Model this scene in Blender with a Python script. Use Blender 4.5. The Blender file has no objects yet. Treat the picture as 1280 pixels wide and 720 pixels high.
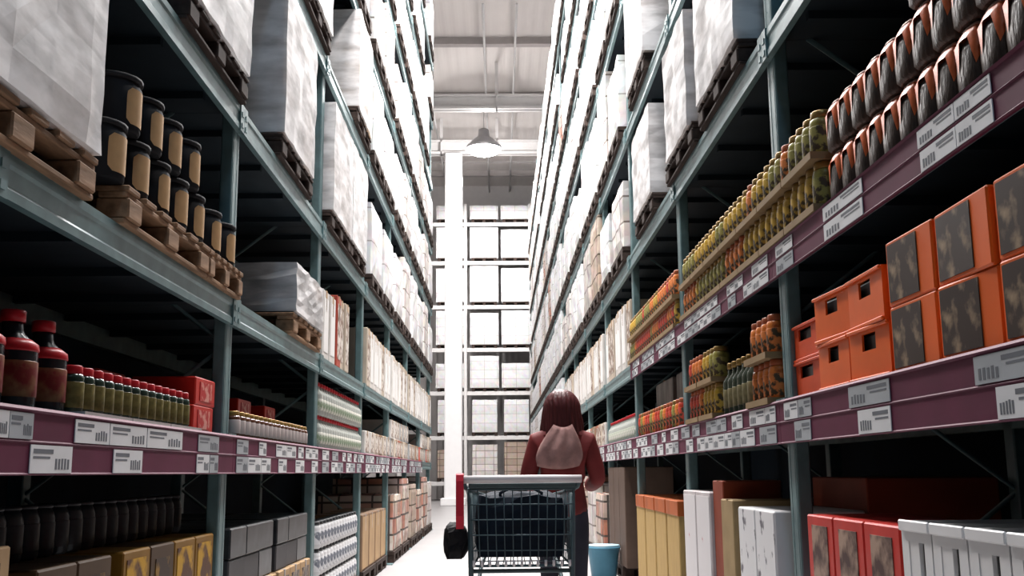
import bpy, bmesh, math, random
from mathutils import Vector, Matrix
rnd = random.Random(7)
S = bpy.context.scene
COL = S.collection
PI = math.pi
FPX = 1300.0
CAM = Vector((0, 0, 1.1))
PITCH, YAW, ROLL = math.atan(230 / FPX), math.atan(18 / FPX), math.radians(0.5)

# ------------------------------------------------------------------ camera
cd = bpy.data.cameras.new('camera')
cd.sensor_width = 36.0
cd.lens = FPX / 1280 * 36
cd.clip_start, cd.clip_end = 0.05, 200
cam = bpy.data.objects.new('camera', cd)
COL.objects.link(cam)
R = Matrix.Rotation(-YAW, 3, 'Z') @ Matrix.Rotation(PI / 2 + PITCH, 3, 'X') @ Matrix.Rotation(-ROLL, 3, 'Z')
cam.matrix_world = Matrix.Translation(CAM) @ R.to_4x4()
S.camera = cam
RI = R.transposed()


def proj(x, y, z):
    v = RI @ (Vector((x, y, z)) - CAM)
    if v.z > -0.05:
        return (9e9, 9e9)
    return (640 + FPX * v.x / -v.z, 360 - FPX * v.y / -v.z)


def box_in_view(x0, x1, y0, y1, z0, z1, margin=6):
    P = [proj(x, y, z) for x in (x0, x1) for y in (y0, y1) for z in (z0, z1)]
    P = [p for p in P if p[0] < 9e8]
    if not P:
        return False
    xs, ys = [p[0] for p in P], [p[1] for p in P]
    return max(xs) > -margin and min(xs) < 1280 + margin and max(ys) > -margin and min(ys) < 720 + margin


# ------------------------------------------------------------------ materials
MATS = {}


def mat(name, col, rough=0.55, metal=0.0, vary=0.12, scale=6.0, spec=0.22, bump=0.0, col2=None, ramp=(0.42, 0.6), stretch=None, emit=None, ior=None):
    if name in MATS:
        return MATS[name]
    m = bpy.data.materials.new(name)
    m.use_nodes = True
    nt = m.node_tree
    b = nt.nodes['Principled BSDF']
    b.inputs['Roughness'].default_value = rough
    b.inputs['Metallic'].default_value = metal
    b.inputs['Specular IOR Level'].default_value = spec
    tc = nt.nodes.new('ShaderNodeTexCoord')
    mp = nt.nodes.new('ShaderNodeMapping')
    if stretch:
        mp.inputs['Scale'].default_value = stretch
    nt.links.new(tc.outputs['Object'], mp.inputs['Vector'])
    nz = nt.nodes.new('ShaderNodeTexNoise')
    nz.inputs['Scale'].default_value = scale
    nz.inputs['Detail'].default_value = 5
    nt.links.new(mp.outputs['Vector'], nz.inputs['Vector'])
    rp = nt.nodes.new('ShaderNodeValToRGB')
    c2 = col2 or tuple(c * (1 - vary * 2) for c in col)
    e = rp.color_ramp.elements
    e[0].position, e[1].position = ramp if col2 else (0.3, 0.7)
    e[0].color = (*c2, 1)
    e[1].color = (*col, 1)
    nt.links.new(nz.outputs['Fac'], rp.inputs['Fac'])
    nt.links.new(rp.outputs['Color'], b.inputs['Base Color'])
    if bump:
        bp = nt.nodes.new('ShaderNodeBump')
        bp.inputs['Strength'].default_value = bump
        bp.inputs['Distance'].default_value = 0.02
        nt.links.new(nz.outputs['Fac'], bp.inputs['Height'])
        nt.links.new(bp.outputs['Normal'], b.inputs['Normal'])
    if emit:
        b.inputs['Emission Color'].default_value = (*emit[0], 1)
        b.inputs['Emission Strength'].default_value = emit[1]
    MATS[name] = m
    return m


def brick_mat(name, c1, c2, mortar, w, h, rough=0.6, gap=0.012, stripe=None):
    """cartons in a stack: seams laid out in metres on box-projected UVs"""
    if name in MATS:
        return MATS[name]
    m = bpy.data.materials.new(name)
    m.use_nodes = True
    nt = m.node_tree
    b = nt.nodes['Principled BSDF']
    b.inputs['Roughness'].default_value = rough
    b.inputs['Specular IOR Level'].default_value = 0.25
    uv = nt.nodes.new('ShaderNodeTexCoord')
    br = nt.nodes.new('ShaderNodeTexBrick')
    br.offset = 0.0
    br.squash = 1.0
    br.inputs['Scale'].default_value = 1.0
    br.inputs['Mortar Size'].default_value = gap
    br.inputs['Mortar Smooth'].default_value = 0.3
    br.inputs['Brick Width'].default_value = w
    br.inputs['Row Height'].default_value = h
    br.inputs['Color1'].default_value = (*c1, 1)
    br.inputs['Color2'].default_value = (*c2, 1)
    br.inputs['Mortar'].default_value = (*mortar, 1)
    nt.links.new(uv.outputs['UV'], br.inputs['Vector'])
    nz = nt.nodes.new('ShaderNodeTexNoise')
    nz.inputs['Scale'].default_value = 7
    nz.inputs['Detail'].default_value = 6
    nt.links.new(uv.outputs['Object'], nz.inputs['Vector'])
    mx = nt.nodes.new('ShaderNodeMixRGB')
    mx.blend_type = 'MULTIPLY'
    mx.inputs['Fac'].default_value = 0.35
    nt.links.new(br.outputs['Color'], mx.inputs['Color1'])
    nt.links.new(nz.outputs['Color'], mx.inputs['Color2'])
    nt.links.new(mx.outputs['Color'], b.inputs['Base Color'])
    bp = nt.nodes.new('ShaderNodeBump')
    bp.inputs['Strength'].default_value = 0.25
    bp.inputs['Distance'].default_value = 0.02
    nt.links.new(nz.outputs['Fac'], bp.inputs['Height'])
    nt.links.new(bp.outputs['Normal'], b.inputs['Normal'])
    MATS[name] = m
    return m


def film_mat():
    if 'stretch film' in MATS:
        return MATS['stretch film']
    m = bpy.data.materials.new('stretch film')
    m.use_nodes = True
    nt = m.node_tree
    out = nt.nodes['Material Output']
    b = nt.nodes['Principled BSDF']
    b.inputs['Base Color'].default_value = (0.88, 0.86, 0.86, 1)
    b.inputs['Roughness'].default_value = 0.5
    tr = nt.nodes.new('ShaderNodeBsdfTransparent')
    mx = nt.nodes.new('ShaderNodeMixShader')
    tc = nt.nodes.new('ShaderNodeTexCoord')
    mp = nt.nodes.new('ShaderNodeMapping')
    mp.inputs['Scale'].default_value = (1.2, 1.2, 4)
    nt.links.new(tc.outputs['Object'], mp.inputs['Vector'])
    nz = nt.nodes.new('ShaderNodeTexNoise')
    nz.inputs['Scale'].default_value = 2.5
    nz.inputs['Detail'].default_value = 5
    nt.links.new(mp.outputs['Vector'], nz.inputs['Vector'])
    rp = nt.nodes.new('ShaderNodeMapRange')
    rp.inputs['From Min'].default_value = 0.35
    rp.inputs['From Max'].default_value = 0.65
    rp.inputs['To Min'].default_value = 0.42
    rp.inputs['To Max'].default_value = 0.92
    nt.links.new(nz.outputs['Fac'], rp.inputs['Value'])
    nt.links.new(rp.outputs['Result'], mx.inputs['Fac'])
    nt.links.new(tr.outputs[0], mx.inputs[1])
    nt.links.new(b.outputs[0], mx.inputs[2])
    nt.links.new(mx.outputs[0], out.inputs['Surface'])
    MATS['stretch film'] = m
    return m


TEAL = mat('teal rack paint', (0.15, 0.25, 0.26), 0.38, 0.15, vary=0.18, scale=9, spec=0.5)
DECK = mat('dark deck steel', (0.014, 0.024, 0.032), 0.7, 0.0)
MAROON = mat('maroon price rail', (0.125, 0.018, 0.05), 0.6, vary=0.1)
CARD = mat('white price card', (0.74, 0.74, 0.75), 0.5, vary=0.06)
CARDG = mat('grey price card', (0.42, 0.44, 0.46), 0.5, vary=0.08)
INK = mat('card print', (0.16, 0.17, 0.19), 0.6)
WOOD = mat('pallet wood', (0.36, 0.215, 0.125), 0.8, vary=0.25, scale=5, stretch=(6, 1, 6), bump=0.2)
WOOD_SHADE = mat('shaded pallet wood', (0.06, 0.040, 0.033), 0.85, vary=0.25, scale=5, stretch=(6, 1, 6))  # pallet wood darkened to carry the shade under the loads
KRAFT = mat('kraft cardboard', (0.50, 0.33, 0.18), 0.8, vary=0.1)
KRAFTD = mat('brown cardboard', (0.30, 0.19, 0.12), 0.8, vary=0.12)
TAUPE = mat('taupe wrapped carton', (0.44, 0.35, 0.31), 0.6, vary=0.15)
TAUPED = mat('darker taupe carton', (0.30, 0.235, 0.205), 0.6, vary=0.15)
WHITEC = mat('white carton', (0.80, 0.79, 0.78), 0.55, vary=0.05)
GREYC = mat('grey carton', (0.42, 0.38, 0.36), 0.6, vary=0.12)
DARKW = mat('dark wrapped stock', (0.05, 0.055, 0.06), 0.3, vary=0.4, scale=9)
WRAP_W = brick_mat('white wrapped cartons', (0.86, 0.85, 0.86), (0.74, 0.73, 0.74), (0.42, 0.39, 0.38), 0.52, 0.36, 0.4, 0.008)
WRAP_P = brick_mat('pale wrapped cartons', (0.80, 0.75, 0.73), (0.62, 0.55, 0.52), (0.22, 0.18, 0.16), 0.35, 0.26, 0.45, 0.012)
WRAP_K = brick_mat('brown carton stack', (0.52, 0.41, 0.34), (0.40, 0.30, 0.24), (0.10, 0.07, 0.05), 0.40, 0.24, 0.7, 0.012)
WRAP_G = brick_mat('grey carton stack', (0.58, 0.53, 0.50), (0.44, 0.40, 0.38), (0.18, 0.15, 0.14), 0.35, 0.30, 0.6, 0.012)
WRAP_M = brick_mat('mixed carton stack', (0.70, 0.62, 0.55), (0.45, 0.16, 0.10), (0.10, 0.08, 0.07), 0.21, 0.20, 0.6, 0.015)
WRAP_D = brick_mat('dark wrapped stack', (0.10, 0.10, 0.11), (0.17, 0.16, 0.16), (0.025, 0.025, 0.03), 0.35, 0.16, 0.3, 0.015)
FILM = film_mat()
ORANGE = mat('orange carton', (0.86, 0.14, 0.018), 0.42, vary=0.06)
ORANGE_SHADE = mat('shaded orange carton', (0.75, 0.085, 0.02), 0.45, vary=0.08)  # orange darkened towards red, shade put into the crate colour
RED = mat('red carton', (0.62, 0.035, 0.025), 0.4, vary=0.1)
RUST = mat('rust red carton', (0.30, 0.06, 0.03), 0.6, vary=0.1)
PICT = mat('food picture', (0.45, 0.32, 0.20), 0.45, scale=10, col2=(0.045, 0.028, 0.022), ramp=(0.5, 0.68))
PICTR = mat('window picture', (0.40, 0.27, 0.20), 0.45, scale=12, col2=(0.07, 0.03, 0.025), ramp=(0.42, 0.62))
HOLE = mat('dark opening', (0.012, 0.012, 0.016), 0.8)
CRATE = mat('white crate plastic', (0.80, 0.79, 0.79), 0.4, vary=0.04)
YELL = mat('yellow carton', (0.66, 0.34, 0.035), 0.5, vary=0.15)
BROWNP = mat('dark brown pouch', (0.10, 0.07, 0.055), 0.35, vary=0.3, scale=14, stretch=(4, 4, 1), bump=0.4)
ORCAP = mat('orange pouch shoulder', (0.85, 0.17, 0.05), 0.4, vary=0.2, scale=20)
PINKR = mat('pale pouch seal', (0.60, 0.36, 0.28), 0.5, vary=0.2)
GOLDL = mat('gold jar lid', (0.42, 0.26, 0.08), 0.35, 0.5, vary=0.2)
REDL = mat('red jar lid', (0.55, 0.02, 0.03), 0.35, vary=0.1)
DARKB = mat('dark bottle', (0.02, 0.02, 0.025), 0.25, vary=0.2)
TAN = mat('tan paper label', (0.56, 0.34, 0.16), 0.7, vary=0.18, scale=8)
GREENG = mat('dark green jar glass', (0.035, 0.06, 0.045), 0.2, vary=0.3)
OLIVE = mat('olive jar contents', (0.24, 0.20, 0.07), 0.3, vary=0.3, scale=30)
PALER = mat('pale tray rim', (0.60, 0.52, 0.50), 0.5, vary=0.15)
CONC = mat('polished concrete', (0.34, 0.33, 0.33), 0.35, vary=0.06, scale=1.5)
CEILM = mat('pale ceiling sheet', (0.82, 0.77, 0.74), 0.7, vary=0.03, scale=0.6)
GIRD = mat('white painted steel', (0.84, 0.82, 0.81), 0.5, vary=0.03)
PURL = mat('grey purlin steel', (0.52, 0.48, 0.47), 0.6, vary=0.05)
COLM = mat('white column paint', (0.88, 0.87, 0.87), 0.5, vary=0.02)
BACKW = mat('pale wall sheet', (0.75, 0.72, 0.71), 0.7, vary=0.03)
DARKWALL = mat('dark wall and shade backing', (0.012, 0.022, 0.034), 0.8, vary=0.1)
PALEB = mat('pale far beam', (0.72, 0.70, 0.69), 0.5, vary=0.05)
BARDARK = mat('grey far beam', (0.20, 0.19, 0.19), 0.6)

# ------------------------------------------------------------------ mesh builder
class MB:
    def __init__(s):
        s.v, s.f, s.m, s.s = [], [], [], []

    def add(s, vs, fs, m=0, sm=False):
        o = len(s.v)
        s.v += [tuple(p) for p in vs]
        for f in fs:
            s.f.append([i + o for i in f])
            s.m.append(m)
            s.s.append(sm)
        return s

    def box(s, x0, x1, y0, y1, z0, z1, m=0, bev=0.0):
        c = ((x0 + x1) / 2, (y0 + y1) / 2, (z0 + z1) / 2)
        h = (abs(x1 - x0) / 2, abs(y1 - y0) / 2, abs(z1 - z0) / 2)
        if bev <= 0:
            vs = [(c[0] + a * h[0], c[1] + b * h[1], c[2] + d * h[2]) for a in (-1, 1) for b in (-1, 1) for d in (-1, 1)]
            return s.add(vs, [(0, 1, 3, 2), (4, 6, 7, 5), (0, 4, 5, 1), (2, 3, 7, 6), (0, 2, 6, 4), (1, 5, 7, 3)], m)
        bev = min(bev, min(h) * 0.9)
        ix, vs = {}, []
        for a in (-1, 1):
            for b in (-1, 1):
                for d in (-1, 1):
                    sg = (a, b, d)
                    for ax in range(3):
                        ix[(a, b, d, ax)] = len(vs)
                        vs.append(tuple(c[k] + sg[k] * (h[k] if k == ax else h[k] - bev) for k in range(3)))
        fs = []
        for ax in range(3):
            o = [k for k in range(3) if k != ax]
            for sgn in (-1, 1):
                q = []
                for (p, r) in ((-1, -1), (1, -1), (1, 1), (-1, 1)):
                    t = [0, 0, 0]
                    t[ax], t[o[0]], t[o[1]] = sgn, p, r
                    q.append(ix[(*t, ax)])
                fs.append(q)
            for p in (-1, 1):
                for r in (-1, 1):
                    t1, t2 = [0, 0, 0], [0, 0, 0]
                    t1[ax], t1[o[0]], t1[o[1]] = -1, p, r
                    t2[ax], t2[o[0]], t2[o[1]] = 1, p, r
                    fs.append([ix[(*t1, o[0])], ix[(*t2, o[0])], ix[(*t2, o[1])], ix[(*t1, o[1])]])
        for a in (-1, 1):
            for b in (-1, 1):
                for d in (-1, 1):
                    fs.append([ix[(a, b, d, k)] for k in range(3)])
        return s.add(vs, fs, m)

    def lathe(s, prof, n=14, c=(0, 0, 0), m=0, sm=True, sq=0.0, mseg=None):
        """prof: (radius, z) rows; sq > 0 squares the cross-section"""
        vs, fs = [], []
        for (r, z) in prof:
            for k in range(n):
                t = 2 * PI * k / n
                q = 1.0
                if sq:
                    q = 1 + sq * (1 / max(abs(math.cos(t)), abs(math.sin(t))) - 1)
                vs.append((c[0] + r * q * math.cos(t), c[1] + r * q * math.sin(t), c[2] + z))
        for i in range(len(prof) - 1):
            for k in range(n):
                fs.append((i * n + k, i * n + (k + 1) % n, (i + 1) * n + (k + 1) % n, (i + 1) * n + k))
        o = len(s.v)
        s.add(vs, fs, m, sm)
        if mseg:
            base = len(s.f) - len(fs)
            for i in range(len(prof) - 1):
                for k in range(n):
                    s.m[base + i * n + k] = mseg[i]
        for i, mm in ((0, mseg[0] if mseg else m), (len(prof) - 1, mseg[-1] if mseg else m)):
            if prof[i][0] > 1e-4:
                s.f.append([o + i * n + k for k in range(n)])
                s.m.append(mm)
                s.s.append(False)
        return s

    def tube(s, pts, r, n=6, m=0, closed=False):
        P = [Vector(p) for p in pts]
        vs, fs = [], []
        up = None
        N = len(P)
        for i, p in enumerate(P):
            a = P[(i - 1) % N] if (i or closed) else p
            b = P[(i + 1) % N] if (i < N - 1 or closed) else p
            t = (b - a).normalized()
            if up is None:
                up = t.orthogonal().normalized()
            up = (up - t * up.dot(t))
            up = up.normalized() if up.length > 1e-5 else t.orthogonal().normalized()
            w = t.cross(up)
            rr = r[i] if isinstance(r, (list, tuple)) else r
            for k in range(n):
                ang = 2 * PI * k / n
                vs.append(p + (up * math.cos(ang) + w * math.sin(ang)) * rr)
        for i in range(N - 1 + (1 if closed else 0)):
            j = (i + 1) % N
            for k in range(n):
                fs.append((i * n + k, i * n + (k + 1) % n, j * n + (k + 1) % n, j * n + k))
        if not closed:
            fs.append(tuple(range(n)))
            fs.append(tuple((N - 1) * n + k for k in range(n)))
        return s.add(vs, fs, m, True)

    def prism(s, poly, y0, y1, m=0):
        """polygon of (x, z) swept along y"""
        n = len(poly)
        vs = [(x, y0, z) for x, z in poly] + [(x, y1, z) for x, z in poly]
        fs = [(i, (i + 1) % n, (i + 1) % n + n, i + n) for i in range(n)] + [tuple(range(n)), tuple(range(n, 2 * n))]
        return s.add(vs, fs, m)

    def lump(s, x0, x1, y0, y1, z0, z1, n=(4, 5, 5), amp=0.008, m=0, seed=1, rnd_edge=0.03):
        """a block with slightly bulging, uneven faces"""
        q = random.Random(seed)
        ix, vs, fs = {}, [], []
        L, M, K = n

        def vid(i, j, k):
            if (i, j, k) not in ix:
                u, v, w = i / L, j / M, k / K
                p = [x0 + (x1 - x0) * u, y0 + (y1 - y0) * v, z0 + (z1 - z0) * w]
                e = [t in (0.0, 1.0) for t in (u, v, w)]
                if sum(e) >= 2:
                    for a, t in enumerate((u, v, w)):
                        if t in (0.0, 1.0) and not (a == 2 and t == 0.0):
                            p[a] += rnd_edge * (0.6 if t == 0.0 else -0.6)
                for a in range(3):
                    if not (a == 2 and w == 0.0):
                        p[a] += q.uniform(-amp, amp)
                ix[(i, j, k)] = len(vs)
                vs.append(tuple(p))
            return ix[(i, j, k)]
        for i in range(L):
            for j in range(M):
                for k in (0, K):
                    fs.append((vid(i, j, k), vid(i + 1, j, k), vid(i + 1, j + 1, k), vid(i, j + 1, k)))
            for k in range(K):
                for j in (0, M):
                    fs.append((vid(i, j, k), vid(i + 1, j, k), vid(i + 1, j, k + 1), vid(i, j, k + 1)))
        for j in range(M):
            for k in range(K):
                for i in (0, L):
                    fs.append((vid(i, j, k), vid(i, j + 1, k), vid(i, j + 1, k + 1), vid(i, j, k + 1)))
        return s.add(vs, fs, m)

    def mesh(s, name, mats):
        me = bpy.data.meshes.new(name)
        me.from_pydata(s.v, [], s.f)
        me.polygons.foreach_set('material_index', s.m)
        me.polygons.foreach_set('use_smooth', s.s)
        bm = bmesh.new()
        bm.from_mesh(me)
        bmesh.ops.recalc_face_normals(bm, faces=bm.faces)
        uv = bm.loops.layers.uv.new('UVMap')
        for f in bm.faces:
            nn = f.normal
            a = max(range(3), key=lambda k: abs(nn[k]))
            for l in f.loops:
                c = l.vert.co
                l[uv].uv = ((c.y, c.z) if a == 0 else (c.x, c.z) if a == 1 else (c.x, c.y))
        bm.to_mesh(me)
        bm.free()
        for m in (mats if isinstance(mats, (list, tuple)) else [mats]):
            me.materials.append(m)
        return me


def link(name, data=None, parent=None, loc=(0, 0, 0), rz=0.0):
    o = bpy.data.objects.new(name, data)
    COL.objects.link(o)
    o.location = loc
    if rz:
        o.rotation_euler = (0, 0, rz)
    if parent:
        o.parent = parent
    return o


def tag(o, label, cat, group=None, kind=None):
    o['label'] = label
    o['category'] = cat
    if group:
        o['group'] = group
    if kind:
        o['kind'] = kind
    n = len(label.split())
    if not 4 <= n <= 16:
        print('LABEL WORDS', n, label)
    return o


def struct(name, mb, mats, label=None, cat=None):
    o = link(name, mb.mesh(name, mats))
    o['kind'] = 'structure'
    if label:
        o['label'] = label
        o['category'] = cat or 'structure'
    return o


PROTO = {}


def proto(key, parts):
    """parts: list of (name, mesh, loc, parent index or None); entry 0 is the thing"""
    PROTO[key] = parts


def put(key, loc, label, cat, group=None, rz=0.0, sc=None):
    objs = []
    for (name, me, l, p) in PROTO[key]:
        o = link(name, me, objs[p] if p is not None else None, l)
        objs.append(o)
    r = objs[0]
    r.location = loc
    r.rotation_euler = (0, 0, rz)
    if sc:
        r.scale = sc
    tag(r, label, cat, group)
    return r


ORD = ['first', 'second', 'third', 'fourth', 'fifth', 'sixth', 'seventh', 'eighth', 'ninth', 'tenth', 'eleventh', 'twelfth', 'thirteenth',
       'fourteenth', 'fifteenth', 'sixteenth', 'seventeenth', 'eighteenth', 'nineteenth', 'twentieth']
TENS = {2: 'twenty', 3: 'thirty', 4: 'forty'}


def ordn(i):
    if i < 20:
        return ORD[i]
    t, u = divmod(i + 1, 10)
    if u == 0:
        return {3: 'thirtieth', 4: 'fortieth', 5: 'fiftieth'}[t]
    return TENS[t] + '-' + ORD[u - 1]


# ------------------------------------------------------------------ layout numbers
XL, XR = -1.33, 1.25
BAY = 2.6
YL0, YR0 = 2.7, 2.05           # near end of the first bay on each side
NL, NR = 7, 15
ZL = [1.29, 1.98, 3.01, 4.36, 5.62, 6.98, 8.30, 9.60]
ZR = [1.40, 2.10, 3.13, 4.40, 5.83, 7.10, 8.40, 9.70]
YLE, YRE = YL0 + NL * BAY, YR0 + NR * BAY
YB = 41.6                       # front of the far rack
CEIL = 13.7

# ------------------------------------------------------------------ the setting
fl = MB()
fl.box(-9, 9, -4, 46, -0.1, 0.0)
struct('floor', fl, CONC)
ce = MB()
nx = 60
pts = []
for i in range(nx * 4):
    x = -9 + 18 * i / (nx * 4 - 1)
    pts.append((x, CEIL + (0.008 if (i // 2) % 2 else 0.0)))
poly = pts + [(9, CEIL + 0.2), (-9, CEIL + 0.2)]
vs = [(x, -4, z) for x, z in pts] + [(x, 46, z) for x, z in pts]
n = len(pts)
ce.add(vs, [(i, i + 1, i + 1 + n, i + n) for i in range(n - 1)])
ce.box(-9, 9, -4, 46, CEIL + 0.06, CEIL + 0.2)
struct('ceiling', ce, CEILM)
w = MB()
w.box(-9, 9, 45.0, 45.2, 0, CEIL)
for k in range(72):
    x = -9 + k * 0.25
    w.box(x, x + 0.1, 44.96, 45.0, 0, CEIL)
struct('wall_back', w, BACKW)
w = MB()
w.box(-9, 9, -4.2, -4, 0, CEIL)
struct('wall_front', w, DARKWALL)
w = MB()
w.box(-2.75, -2.65, -4, YLE + 0.3, 0, 11.4)  # added dark backing, stands in for the shade deep inside the left rack
struct('shade_backing_left', w, DARKWALL)
w = MB()
w.box(2.6, 2.7, -4, YB - 0.3, 0, 12.0)  # same added backing for the shaded depth of the right rack
struct('shade_backing_right', w, DARKWALL)
w = MB()
w.box(-9.2, -9, -4, 46, 0, CEIL)
struct('wall_left_far', w, BACKW)
w = MB()
w.box(9, 9.2, -4, 46, 0, CEIL)
struct('wall_right_far', w, BACKW)
k = 1
for (y, z0, z1, wd, m) in ((30.8, 12.15, 12.62, 0.34, GIRD), (36.0, 12.35, 12.85, 0.36, GIRD)):
    g = MB()
    g.box(-9, 9, y - wd / 2, y + wd / 2, z1 - 0.06, z1)
    g.box(-9, 9, y - wd / 2, y + wd / 2, z0, z0 + 0.07)
    g.box(-9, 9, y - 0.03, y + 0.03, z0, z1)
    for x in range(-8, 9, 2):
        g.box(x - 0.02, x + 0.02, y - wd / 2, y + wd / 2, z0, z1)
        g.box(x - 0.05, x + 0.05, y - 0.06, y + 0.06, z1, CEIL)
    struct('trim_%d' % k, g, m)
    k += 1
for y in (28.9, 33.4, 38.6, 40.6, 42.6):
    g = MB()
    g.box(-9, 9, y - 0.06, y + 0.06, CEIL - 0.22, CEIL)
    g.box(-9, 9, y - 0.12, y + 0.12, CEIL - 0.24, CEIL - 0.2)
    struct('trim_%d' % k, g, PURL)
    k += 1
for x in (-2.2, -0.35, 0.55, 2.4):
    g = MB()
    g.tube([(x, 26, CEIL - 0.3), (x, 44.9, CEIL - 0.3)], 0.035, 8)
    struct('trim_%d' % k, g, GIRD)
    k += 1
# the white column
c = MB()
xc = (566 - 622) / FPX * 36.0
c.box(xc - 0.3, xc + 0.3, 35.7, 36.3, 0, 12.35, 0, 0.03)
c.box(xc - 0.42, xc + 0.42, 35.58, 36.42, 0, 0.25, 0, 0.02)
struct('column', c, COLM, 'tall white column standing before the far rack', 'column')

# ------------------------------------------------------------------ racks
CARDS = {}


def card(parent, side, y0, y1, z0, z1, grey=False, ink=True):
    """one price card slipped into a rail: local to the rail"""
    key = (round(y1 - y0, 3), round(z1 - z0, 3), side, grey, ink)
    if key not in CARDS:
        b = MB()
        wd, h = y1 - y0, z1 - z0
        s = 1 if side == 'L' else -1
        b.box(0, 0.003 * s, -wd / 2, wd / 2, -h / 2, h / 2, 0)
        if ink:
            q = random.Random(hash(key[:2]) & 0xffff)
            e = 0.0036 * s
            b.box(0, e, -wd * 0.44, wd * 0.02, h * 0.20, h * 0.36, 1)
            b.box(0, e, -wd * 0.44, -wd * 0.05, h * 0.02, h * 0.10, 1)
            for t in range(5):
                yy = wd * (0.08 + 0.075 * t)
                b.box(0, e, yy, yy + wd * 0.045, -h * 0.36, h * q.uniform(0.0, 0.1), 1)
        CARDS[key] = b.mesh('price_card', [CARDG if grey else CARD, INK])
    s = 1 if side == 'L' else -1
    o = link('price_card', CARDS[key], parent, (0.0115 * s, (y0 + y1) / 2, (z0 + z1) / 2))
    return o


def rail_mesh(side, z0, z1, ln):
    s = 1 if side == 'L' else -1
    b = MB()
    h = z1 - z0
    prof = [(0, 0), (0.010, 0), (0.014, 0.004), (0.010, 0.008), (0.010, h / 2 - 0.004), (0.014, h / 2), (0.010, h / 2 + 0.004), (0.010, h - 0.012), (0.018, h - 0.006), (0.004, h + 0.004), (0, h)]
    b.prism([(x * s, z) for x, z in prof], 0, ln)
    return b.mesh('price_rail', [MAROON])


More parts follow.
